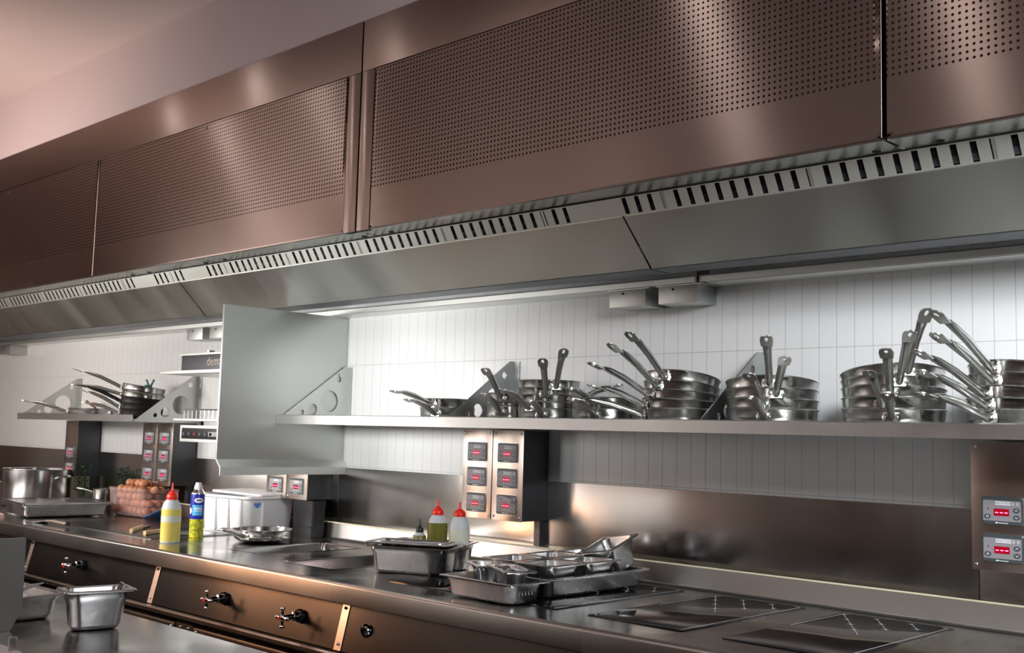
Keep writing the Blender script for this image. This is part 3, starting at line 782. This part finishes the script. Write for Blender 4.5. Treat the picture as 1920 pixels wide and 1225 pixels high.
gn('small container standing in the front tray, inner one half behind', .108, .176, .065, (-2.535, -.755, .9375), 1.05, rc=.045)
gn('small square container nearest the aisle on the large tray, at its outer side', .162, .176, .065, (-2.405, -.595, .943), .02)
gn('small square container nearest the aisle on the large tray, at its inner side', .162, .176, .065, (-2.572, -.585, .943), .03)
gn('empty small container in the middle row of the large tray, outer side', .162, .176, .065, (-2.405, -.412, .943), 0)
m2 = gn('small container in the middle row of the large tray with pale paste', .162, .176, .065, (-2.572, -.402, .943), 0)
gn('small container in the back row of the large tray', .162, .176, .065, (-2.572, -.22, .943), 0)
gn('deep small container tipped up on its end at the back of the stack', .162, .176, .1, (-2.425, -.235, .953), 0, ry=-.17, rx=.30)
tag(MB().sphere((0, 0, 0), .03, 14, 8, sc=(1.3, .9, .35)).build('paste', 'cream', None, (-2.572, -.36, .965)), 'blob of pale paste in a small container on the hob stack', 'food')
# front counter containers
fc = tag(MB().box(-10.3, 1.2, -2.62, -1.80, .86, .9).build('pass_counter', 'work', bevel=.003), 'steel pass counter across the aisle from the range', 'counter')
fb = tag(MB().box(-10.25, 1.15, -2.58, -1.86, .0, .858).build('pass_cabinet', 'door', bevel=.003), 'dark cabinet body below the pass counter', 'cabinet')
gn('deep small steel container with a spoon on the pass counter', .108, .176, .1, (-2.712, -1.972, .9005), -.22, step=.27)
gn('wide shallow steel container behind the grey guard plate on the pass counter', .325, .265, .065, (-3.052, -2.095, .9005), .03)
sp = MB().tube([(0, 0, 0), (.022, .008, .045), (.040, .014, .088), (.046, .016, .098)], [.004, .004, .005, .006], 8)
sp.sphere((-.012, -.004, -.003), .018, 12, 8, sc=(1.3, .9, .3))
tag(sp.build('spoon', 'handle', None, (-2.735, -1.945, .912), (0, 0, .55)), 'steel spoon standing in the deep small container on the pass counter', 'spoon')
kb = MB().box(-.11, .11, -.022, .022, 0, .003, T=Matrix.Rotation(-.35, 4, 'Y'))
tag(kb.build('steel_scraper', 'plate', None, (-3.06, -2.05, .948), (0, 0, .35)), 'flat steel scraper leaning in the wide shallow container', 'scraper')
gp = thing('guard_plate', 'grey sheet steel guard plate with a cut-off lower corner on the pass counter', 'guard plate', (-2.8, 0, .9))
T = Matrix(((0, 0, 1, -.012), (1, 0, 0, 0), (0, 1, 0, 0), (0, 0, 0, 1)))
MB().plate([(-2.60, .0005), (-2.146, .0005), (-2.119, .051), (-2.121, .226), (-2.60, .226)], [], .012, T).build('sheet', 'plate', gp)
MB().box(-.09, -.012, -2.55, -2.25, .0005, .004).build('foot', 'plate', gp)
tr = thing('low_tray', 'low pale steel tray with an upright tab at the corner of the pass counter', 'tray', (-2.56, -2.42, .9))
MB().loft([rrect(.36, .27, .012, .0005), rrect(.36, .27, .012, .028), rrect(.355, .265, .010, .030)], cap0=True, cap1=True).build('body', 'paint', tr)
MB().box(.142, .148, .115, .132, .0301, .058).build('tab', 'shelf', tr, bevel=.001)

# ------------------------------------------------------------------ squeeze bottles
def squeeze(label, loc, r, hb, cap_mat, liq, lv, htip, band=False):
    t = thing('squeeze_bottle', label, 'bottle', loc)
    nk = r * .52
    pr = [(0, 0), (r * .93, 0), (r, .006), (r, hb * .74), (r * .96, hb * .82), (r * .8, hb * .92), (nk, hb), (nk, hb + .004)]
    MB().lathe(pr + [(p[0] - .0015, p[1] + .0015) for p in reversed(pr[1:])] + [(0, .0015)], 36).build('body', 'bottle', t, smooth=50)
    MB().lathe([(0, .002), (r * .92, .002), (r * 1.004, .008), (r * 1.004, lv), (r * .98, lv + .0008), (0, lv + .0008)], 36).build('filling', liq, t, smooth=40)
    k_ = htip - hb
    c = [(nk * 1.12, hb - .002), (nk * 1.14, hb + .14 * k_), (nk * 1.0, hb + .30 * k_), (nk * .62, hb + .43 * k_), (nk * .30, hb + .50 * k_), (nk * .22, hb + .62 * k_), (nk * .12, htip), (0, htip)]
    MB().lathe(c, 28).build('cap', cap_mat, t, smooth=45)
    if band: MB().lathe([(r * 1.008, lv * .62), (r * 1.012, lv * .63), (r * 1.012, lv * .80), (r * 1.008, lv * .81)], 36).build('clear_band', 'oilc', t)
    return t
def b2(tt): return (c2[0] + ux * tt, c2[1] + uy * tt, .9045)
squeeze('large squeeze bottle of yellow oil with red cap on the worktop', (-4.495, -.776, .9005), .0425, .190, 'red', 'oily', .146, .262, True)
squeeze('squeeze bottle of olive green oil with red cap in the deep container', b2(.018), .039, .198, 'red', 'oilg', .166, .255)
squeeze('half clear squeeze bottle with red cap in the deep container', b2(.107), .040, .196, 'red', 'oilc', .146, .249)
squeeze('small squeeze bottle of olive oil with black cap in the deep container', b2(-.055), .0255, .128, 'blackp', 'oilg', .114, .178)

# spray can
sc = thing('spray_can', 'blue and yellow cooking oil spray can beside the oil bottle', 'spray can', (-4.65, -.557, .9005))
r = .0325
MB().lathe([(0, 0), (r * .95, 0), (r, .004), (r, .085), (0, .085)], 32).build('flower_print', 'canprint', sc)
MB().lathe([(r, .085), (r, .198), (r * .98, .201)], 32).build('blue_print', 'canblue', sc)
MB().lathe([(r * .99, .201), (r * .97, .206), (r * .72, .216), (r * .66, .222), (0, .224)], 32).build('shoulder', 'chrome', sc)
MB().lathe([(r * .6, .222), (r * .55, .236), (r * .42, .245), (r * .4, .252), (0, .252)], 24).build('nozzle_cap', 'binw', sc)
def arc_patch(name, mat, a0, a1, z0, z1, rr_, oval=False, par=None):
    n = 14; m = MB(); rings = []
    for k in range(n + 1):
        a = a0 + (a1 - a0) * k / n
        f = math.sqrt(max(0, 1 - (2 * k / n - 1) ** 2)) if oval else 1
        zm, zh = (z0 + z1) / 2, (z1 - z0) / 2 * f
        rings.append([(rr_ * math.cos(a), rr_ * math.sin(a), zm - zh), (rr_ * math.cos(a), rr_ * math.sin(a), zm + zh)])
    return m.loft(rings, closed=False).build(name, mat, par, smooth=60)
ac = math.radians(-38)
arc_patch('sky_label', 'cansky', ac - .6, ac + .9, .102, .150, r * 1.006, False, sc)
arc_patch('oval_badge', 'canlabel', ac - .35, ac + .95, .160, .183, r * 1.008, True, sc)
arc_patch('cream_patch', 'cream', ac - 1.5, ac - .7, .108, .138, r * 1.006, True, sc)
arc_patch('print_line', 'white', ac - .3, ac + .8, .131, .137, r * 1.012, False, sc)
arc_patch('print_line', 'white', ac - .3, ac + .8, .122, .125, r * 1.012, False, sc)
arc_patch('badge_script', 'canblue', ac - .1, ac + .7, .169, .175, r * 1.012, False, sc)

# white tub
tb = thing('plastic_tub', 'white plastic tub with ribbed sides and loose lid on the worktop', 'tub', (-4.775, -.215, .9), (0, 0, .09))
tw, td, thh = .40, .29, .178
m = MB(); m.loft([rrect(tw - .03, td - .03, .02, .001), rrect(tw - .02, td - .02, .025, .006), rrect(tw, td, .03, thh), rrect(tw - .008, td - .008, .026, thh), rrect(tw - .028, td - .028, .02, .010)], cap0=True, cap1=True)
m.build('body', 'binw', tb, smooth=50)
for k in range(4):
    xx = -tw / 2 + .05 + k * (tw - .1) / 3
    MB().box(xx - .006, xx + .006, -td / 2 - .006, -td / 2 + .012, .02, thh - .01).build('rib', 'binw', tb, bevel=.002)
for yy in (-.02,):
    MB().box(tw / 2 - .012, tw / 2 + .006, yy - .04, yy - .03, .02, thh - .01).build('rib', 'binw', tb, bevel=.002)
MB().plate(rr2(tw + .035, td + .035, .035), [rr2(tw - .012, td - .012, .028)], .012, Matrix.Translation((0, 0, thh - .004))).build('rim', 'binw', tb, bevel=.002)
mm = MB().box(tw / 2 + .001, tw / 2 + .002, -td / 2 + .035, -td / 2 + .075, thh - .035, thh - .022)
mm.box(tw / 2 + .001, tw / 2 + .002, -td / 2 + .045, -td / 2 + .066, thh - .045, thh - .036)
mm.build('blue_stamp', 'blue', tb, smooth=0)
ld = tag(MB().loft([rrect(.36, .25, .03, 0), rrect(.37, .26, .03, .004), rrect(.37, .26, .03, .012), rrect(.35, .24, .025, .013)], cap0=True, cap1=True).build('tub_lid', 'binw', None, (-4.745, -.185, 1.0885), (0, .02, .14)), 'white plastic lid lying askew on the ribbed tub', 'lid')
bb = thing('black_caddy', 'black plastic caddy standing between the white tub and the splashback', 'caddy', (-4.40, -.105, .9005))
m = MB(); m.loft([rrect(.16, .07, .012, 0), rrect(.17, .08, .014, .175), rrect(.176, .086, .014, .178), rrect(.162, .072, .01, .178), rrect(.15, .06, .01, .01)], cap0=True, cap1=True)
m.build('body', 'blackp', bb, smooth=40)
MB().box(-.07, .07, -.042, -.039, .05, .055).build('ridge', 'blackp', bb)

# ------------------------------------------------------------------ eggs in the clear crate
ec = thing('clear_crate', 'clear plastic crate heaped with brown eggs on the griddle', 'crate', (-5.88, -.175, .9065), (0, 0, .1))
cw, cd, ch = .38, .23, .15
m = MB(); m.loft([rrect(cw - .03, cd - .03, .02, 0), rrect(cw - .02, cd - .02, .03, .004), rrect(cw, cd, .035, ch), rrect(cw + .012, cd + .012, .04, ch + .002), rrect(cw + .012, cd + .012, .04, ch - .002)], cap0=True)
m.build('shell', 'clear', ec, smooth=50)
eggm = MB()
pr = []
for i in range(13):
    a = PI * i / 12; z = -math.cos(a); rr_ = math.sin(a)
    pr.append((.0215 * rr_ * (1 - .10 * z), .0275 * z))
eggm.lathe(pr, 18)
egg0 = None; ne = 0
Rc = Matrix.Rotation(.1, 3, 'Z')
for lay, (nx, ny, z, ox, oy) in enumerate([(7, 4, .030, 0, 0), (6, 3, .068, .010, .0), (7, 3, .105, -.004, 0), (6, 3, .143, -.02, .0), (4, 2, .178, -.04, .0)]):
    for i in range(nx):
        for j in range(ny):
            if (lay == 2 and i >= 5) or (lay == 3 and i >= 5 and j == 0): continue
            px = (i - (nx - 1) / 2) * .0485 + ox; py = (j - (ny - 1) / 2) * .050 + oy
            px += rnd.uniform(-.002, .002); py += rnd.uniform(-.002, .002)
            p = Rc @ Vector((px, py, z + .0)) + Vector((-5.88, -.175, .9065))
            rot = (rnd.uniform(1.2, 1.9), rnd.uniform(-.4, .4), rnd.uniform(0, 6.28))
            if egg0 is None:
                egg0 = eggm.build('egg', 'egg', None, p, rot); o = egg0
            else:
                o = egg0.copy(); COL.objects.link(o); o.location = p; o.rotation_euler = rot
            tag(o, 'brown hen egg heaped with others in the clear crate', 'egg', 'eggs in the clear crate')
# blue cloth in front of the crate
cl = MB(); rings = []
for i in range(9):
    row = []
    for j in range(13):
        u, v = i / 8, j / 12
        z = .004 + .045 * max(0, 1 - 2.2 * abs(v - .3)) * (u) + .02 * max(0, 1 - 3 * abs(v - .75)) * u + .004 * math.sin(9 * v + 3 * u)
        row.append((u * .05, v * .20, z))
    rings.append(row)
cl.loft(rings, closed=False)
o = cl.build('cleaning_cloth', 'blue', None, (-5.665, -.285, .9065), (0, 0, .1), smooth=60)
o.modifiers.new('thick', 'SOLIDIFY').thickness = .003
tag(o, 'crumpled blue cleaning cloth against the egg crate', 'cloth')

# stockpot, saucepan, perforated tray
sp_ = thing('stockpot', 'large steel stockpot with side handles behind the perforated tray', 'pot', (-6.93, -.34, .9005))
R, h = .20, .222
MB().lathe([(0, 0), (R - .008, 0), (R, .008), (R, h - .004), (R + .005, h), (R + .004, h + .003), (R - .002, h), (R - .003, .012), (0, .006)], 56).build('body', 'pot', sp_, smooth=50)
for a in (math.radians(20), math.radians(200)):
    T = Matrix.Rotation(a, 4, 'Z') @ Matrix.Translation((R, 0, h - .05))
    MB().tube([(0, -.05, 0), (.028, -.05, .008), (.042, -.03, .014), (.046, 0, .016), (.042, .03, .014), (.028, .05, .008), (0, .05, 0)], .006, 10, T).build('handle', 'handle', sp_)
sp2 = thing('saucepan', 'small steel saucepan between the stockpot and the egg crate', 'saucepan', (-6.42, -.14, .9065))
R, h = .075, .115
MB().lathe([(0, 0), (R - .006, 0), (R, .006), (R, h - .003), (R + .004, h), (R + .003, h + .002), (R - .002, h), (R - .003, .01), (0, .005)], 44).build('body', 'pot', sp2, smooth=50)
MB().tube([(0, 0, 0), (.05, 0, .012), (.12, 0, .022), (.17, 0, .024)], [.007, .006, .007, .009], 10, Matrix.Rotation(math.radians(-165), 4, 'Z') @ Matrix.Translation((R, 0, h - .03))).build('handle', 'handle', sp2)
o1 = gn('deep rectangular steel tray under the perforated tray beside the stockpot', .445, .477, .065, (-6.13, -.565, .9065), -.14)
pf = thing('perforated_tray', 'perforated steel tray nested in the deep tray beside the stockpot', 'tray', (-6.13, -.565, .972), (0, 0, -.14))
m = MB()
m.loft([rrect(.43, .462, .012, .0005), rrect(.43, .462, .012, .010), rrect(.445, .477, .012, .012), rrect(.42, .452, .02, .012)])
m.build('frame', 'gn', pf)
holes = [circ(-.185 + .0265 * i, -.20 + .0267 * j, .0065, 10) for i in range(15) for j in range(16)]
MB().plate(rr2(.422, .454, .02), holes, .0015, Matrix.Translation((0, 0, .008))).build('pierced_sheet', 'gn', pf, smooth=30)

# herbs
def herb(name, label, loc, n, spread, hgt, mat, seed):
    r_ = random.Random(seed); m = MB()
    for k in range(n):
        a = r_.uniform(0, 6.28); q = r_.uniform(0, 1) ** .5
        x, y = math.cos(a) * q * spread[0], math.sin(a) * q * spread[1]; z = hgt * (.35 + .65 * r_.random())
        if k % 6 == 0: m.tube([(x * .3, y * .3, 0), (x * .8, y * .8, z * .6), (x, y, z)], .0014, 5)
        s_ = r_.uniform(.012, .022)
        T = Matrix.Translation((x, y, z)) @ Matrix.Rotation(a, 4, 'Z') @ Matrix.Rotation(r_.uniform(-1, .8), 4, 'Y') @ Matrix.Rotation(r_.uniform(-.6, .6), 4, 'X')
        m.add([(0, 0, 0), (s_ * .5, s_ * .42, .003), (s_ * 1.2, 0, 0), (s_ * .5, -s_ * .42, .003)], [(0, 1, 2), (0, 2, 3)], T)
    return tag(m.build(name, mat, None, loc, smooth=0), label, 'herbs')
herb('herb_bunch', 'bright green herb sprig beside the rim of the stockpot', (-6.82, -.10, .9005), 120, (.05, .035), .26, 'leaf', 3)
herb('herb_bunch', 'dark green leafy herbs in the gap behind the egg crate', (-6.15, -.085, .9005), 420, (.26, .03), .25, 'leafd', 5)

# small things on the worktop
tag(MB().loft([rrect(.09, .06, .01, 0), rrect(.09, .06, .01, .022), rrect(.082, .052, .008, .025)], cap0=True, cap1=True).build('sponge', 'pink', None, (-6.05, -.915, .9005), (0, 0, -.2)), 'pink sponge at the front of the worktop by the deep tray', 'sponge')
spt = thing('turning_spatula', 'steel spatula with a dark grip lying near the worktop edge', 'spatula', (-5.60, -.83, .9005))
MB().loft([[(-.21, -.04, .002), (-.21, .04, .002), (-.21, .04, .005), (-.21, -.04, .005)], [(-.10, -.038, .002), (-.10, .038, .002), (-.10, .038, .005), (-.10, -.038, .005)], [(-.05, -.01, .010), (-.05, .01, .010), (-.05, .01, .014), (-.05, -.01, .014)]], cap0=True, cap1=True).build('blade', 'handle', spt)
MB().tube([(-.06, 0, .012), (.04, 0, .018), (.20, 0, .016)], [.005, .009, .010], 10).build('shaft', 'strap', spt)
MB().lathe([(0, 0), (.0105, 0), (.0105, .015), (0, .015)], 12, Matrix.Translation((.198, 0, .016)) @ Matrix.Rotation(PI / 2, 4, 'Y')).build('end_cap', 'blackp', spt)
def knife(label, a, b, c_, name='kitchen_knife'):
    t = thing(name, label, 'knife', (a[0], a[1], .9065))
    d = Vector((b[0] - a[0], b[1] - a[1], 0)); L1 = d.length; t.rotation_euler = (0, 0, math.atan2(d.y, d.x))
    MB().loft([rrect(.020, .016, .006, q) for q in (0, .01, L1 * .5, L1)], cap0=True, cap1=True, T=Matrix.Translation((0, 0, .009)) @ Matrix.Rotation(PI / 2, 4, 'Y')).build('grip', 'wood', t)
    MB().loft([[(L1 - .005, -.010, .008), (L1 - .005, .014, .008), (L1 - .005, .014, .010), (L1 - .005, -.010, .010)], [(L1 + c_ * .7, -.012, .003), (L1 + c_ * .7, .014, .003), (L1 + c_ * .7, .014, .005), (L1 + c_ * .7, -.012, .005)], [(L1 + c_, .004, .002), (L1 + c_, .008, .002), (L1 + c_, .008, .003), (L1 + c_, .004, .003)]], cap0=True, cap1=True).build('blade', 'handle', t)
    return t
knife('wooden-handled knife lying on the griddle pointing at the egg crate', (-4.93, -.735), (-5.10, -.59), .18)
knife('pale-handled knife lying behind the yellow oil bottle', (-4.80, -.735), (-4.875, -.60), .13)
pd = thing('pot_lid', 'round dull steel lid lying behind the spray can', 'lid', (-4.80, -.48, .9005))
MB().lathe([(0, .016), (.05, .014), (.095, .006), (.105, .001), (.100, .0), (0, .006)], 40).build('disc', 'gn', pd)
MB().tube([(-.025, 0, .014), (-.02, 0, .03), (0, 0, .034), (.02, 0, .03), (.025, 0, .014)], .004, 8).build('handle', 'handle', pd)

# salamander grill on the wall
sg = thing('salamander_grill', 'wall-hung salamander grill with name plate, rack and black control panel behind the partition', 'grill', (0, 0, 0))
xa, xb = -5.237, -4.46
MB().box(xa, xb, -.35, -.06, 1.70, 1.778).build('heater_head', 'boxside', sg, bevel=.003)
MB().box(xa - .01, xb + .01, -.36, -.05, 1.778, 1.788).build('head_cover', 'lit', sg, bevel=.002)
MB().lathe([(0, 0), (.02, 0), (.022, .012), (0, .014)], 14, Matrix.Translation((-4.99, -.33, 1.788))).build('vent_cap', 'bracket', sg)
MB().box(xa - .125, xb + .02, -.40, -.04, 1.682, 1.698).build('canopy_lip', 'lit', sg, bevel=.003)
text('name_lettering', 'demanin', .062, 'boxfront', sg, (-4.985, -.3512, 1.742), align='LEFT')
MB().box(-4.70, -4.50, -.06, -.013, 1.30, 1.70).build('back_column', 'bracket', sg)
rk = MB().box(-5.255, -4.46, -.37, -.05, 1.440, 1.452).build('rack_shelf', 'lit', sg, bevel=.003)
for k in range(18):
    xx = -5.18 + k * .04
    MB().tube([(xx, -.35, 1.452), (xx, -.35, 1.494), (xx, -.344, 1.500), (xx, -.335, 1.500), (xx, -.10, 1.500)], .0028, 8).build('rack_rod', 'chrome', rk)
cbx = MB().box(-5.214, -4.46, -.35, -.03, 1.334, 1.419).build('control_housing', 'lit', sg, bevel=.003)
pn = MB().box(-5.192, -4.48, -.353, -.349, 1.350, 1.405).build('control_panel', 'blackp', cbx, bevel=.001)
for k in range(6):
    xx = -5.17 + k * .052
    MB().box(xx - .010, xx + .010, -.3545, -.353, 1.368, 1.382).build('key', 'bezel' if k not in (2,) else 'redled', pn)
MB().box(-4.93, -4.845, -.3545, -.353, 1.365, 1.388).build('screen', 'face', pn)
MB().box(-5.035, -5.02, -.345, -.33, 1.419, 1.44).build('prop', 'blackp', sg)
dsh = thing('gratin_dish', 'brown round dish with a black grip on the grill rack', 'dish', (-4.80, -.21, 1.503))
MB().lathe([(0, 0), (.10, 0), (.135, .022), (.14, .024), (.134, .026), (.10, .008), (0, .008)], 36).build('bowl', 'brown', dsh)
MB().tube([(.02, -.03, .02), (.03, -.06, .05), (.01, -.09, .06)], [.02, .014, .01], 10).build('grip', 'blackp', dsh)

# ------------------------------------------------------------------ lamps of the room, with added fill lights
def ceiling_lamp(x, y, label, r=.06):
    t = thing('ceiling_downlight', label, 'ceiling light', (x, y, ZC), group='ceiling downlights')
    MB().lathe([(0, -.012), (r, -.012), (r, -.004)], 28).build('diffuser', 'lens', t)
    MB().lathe([(r, -.004), (r, -.014), (r + .02, -.012), (r + .025, 0)], 28).build('ring', 'shelf', t)
for k, (x, y) in enumerate([(-1.6, -1.95), (-2.68, -1.95), (-5.4, -1.95), (-6.5, -1.95)]):
    ceiling_lamp(x, y, 'round white downlight recessed in the ceiling over the aisle')
def area(name, loc, target, sx, sy, power, col, spread=180):
    l = bpy.data.lights.new(name, 'AREA'); l.shape = 'RECTANGLE'; l.size = sx; l.size_y = sy; l.energy = power; l.color = col
    l.spread = math.radians(spread)
    o = bpy.data.objects.new(name, l); COL.objects.link(o); o.location = loc
    d = Vector(target) - Vector(loc)
    o.rotation_euler = d.to_track_quat('-Z', 'Y').to_euler()
    return o
area('pass_and_fill_light', (-3.9, -2.1, 1.6), (-3.9, 0, 1.66), .8, .25, 6, (1, .99, .97), 62)
area('pass_and_fill_light', (-6.6, -2.2, 1.7), (-6.2, 0, 1.60), 1.5, .3, 22, (1, .95, .90), 140)
area('pass_and_fill_light', (-5.1, -2.1, 1.55), (-4.8, -.3, 1.0), .6, .2, 9, (1, .95, .90), 80)  # added fill light, brightens the tub and the worktop around it
area('range_fill_light', (.1, -1.7, 2.35), (-1.3, 0, 1.6), 1.2, .5, 34, (.95, .97, 1), 115)  # added unseen light for the tiles and the shadow under the shelf
area('room_light', (-2.6, -4.2, 3.38), (-2.6, -4.2, 0), 5.0, 1.0, 34, (1, .93, .90))
def spot(name, loc, target, power, col, ang, blend=.6, r=.04):
    l = bpy.data.lights.new(name, 'SPOT'); l.energy = power; l.color = col; l.spot_size = math.radians(ang); l.spot_blend = blend; l.shadow_soft_size = r
    o = bpy.data.objects.new(name, l); COL.objects.link(o); o.location = loc
    o.rotation_euler = (Vector(target) - Vector(loc)).to_track_quat('-Z', 'Y').to_euler(); return o
spot('heat_lamp', (-4.9, -1.75, 1.12), (-3.9, -.93, .45), 23, (1, .50, .25), 66, .6, .12)
spot('heat_lamp', (-4.3, -1.75, 1.12), (-3.3, -.93, .45), 16, (1, .50, .25), 66, .6, .12)
area('bounce_panel_light', (-8.4, -5.3, 3.35), (-8.4, -7, 1.3), 3.0, .5, 170, (1, .97, .95), 120)  # added light that brightens the bounce panels
spot('ceiling_wash', (-6.2, -2.7, 2.0), (-7.2, -1.7, 3.43), 150, (1, .74, .60), 150, 1, .3)  # added fill light that brightens the ceiling

w = bpy.data.worlds.new('room_glow'); S.world = w; w.use_nodes = True
w.node_tree.nodes['Background'].inputs[0].default_value = (.8, .72, .70, 1)
w.node_tree.nodes['Background'].inputs[1].default_value = .25

# ------------------------------------------------------------------ camera
cam = bpy.data.cameras.new('camera'); co = bpy.data.objects.new('camera', cam); COL.objects.link(co)
cam.sensor_width = 36; cam.sensor_fit = 'HORIZONTAL'; cam.lens = 38.7394; cam.clip_end = 60; cam.clip_start = .05
rt = Vector((.72149237, .69188736, .02721463)); up = Vector((.04816261, -.08935416, .99483476)); fw = Vector((-.69074534, .71645496, .09779145))
mw = Matrix(((rt.x, up.x, -fw.x, 0), (rt.y, up.y, -fw.y, -3.3), (rt.z, up.z, -fw.z, 1.415), (0, 0, 0, 1)))
co.matrix_world = mw
cam.dof.use_dof = True; cam.dof.focus_distance = 3.35; cam.dof.aperture_fstop = 10.0
S.camera = co
S.view_settings.view_transform = 'Standard'
S.view_settings.look = 'None'
S.cycles.use_denoising = True
S.cycles.max_bounces = 8
S.cycles.sample_clamp_indirect = 6
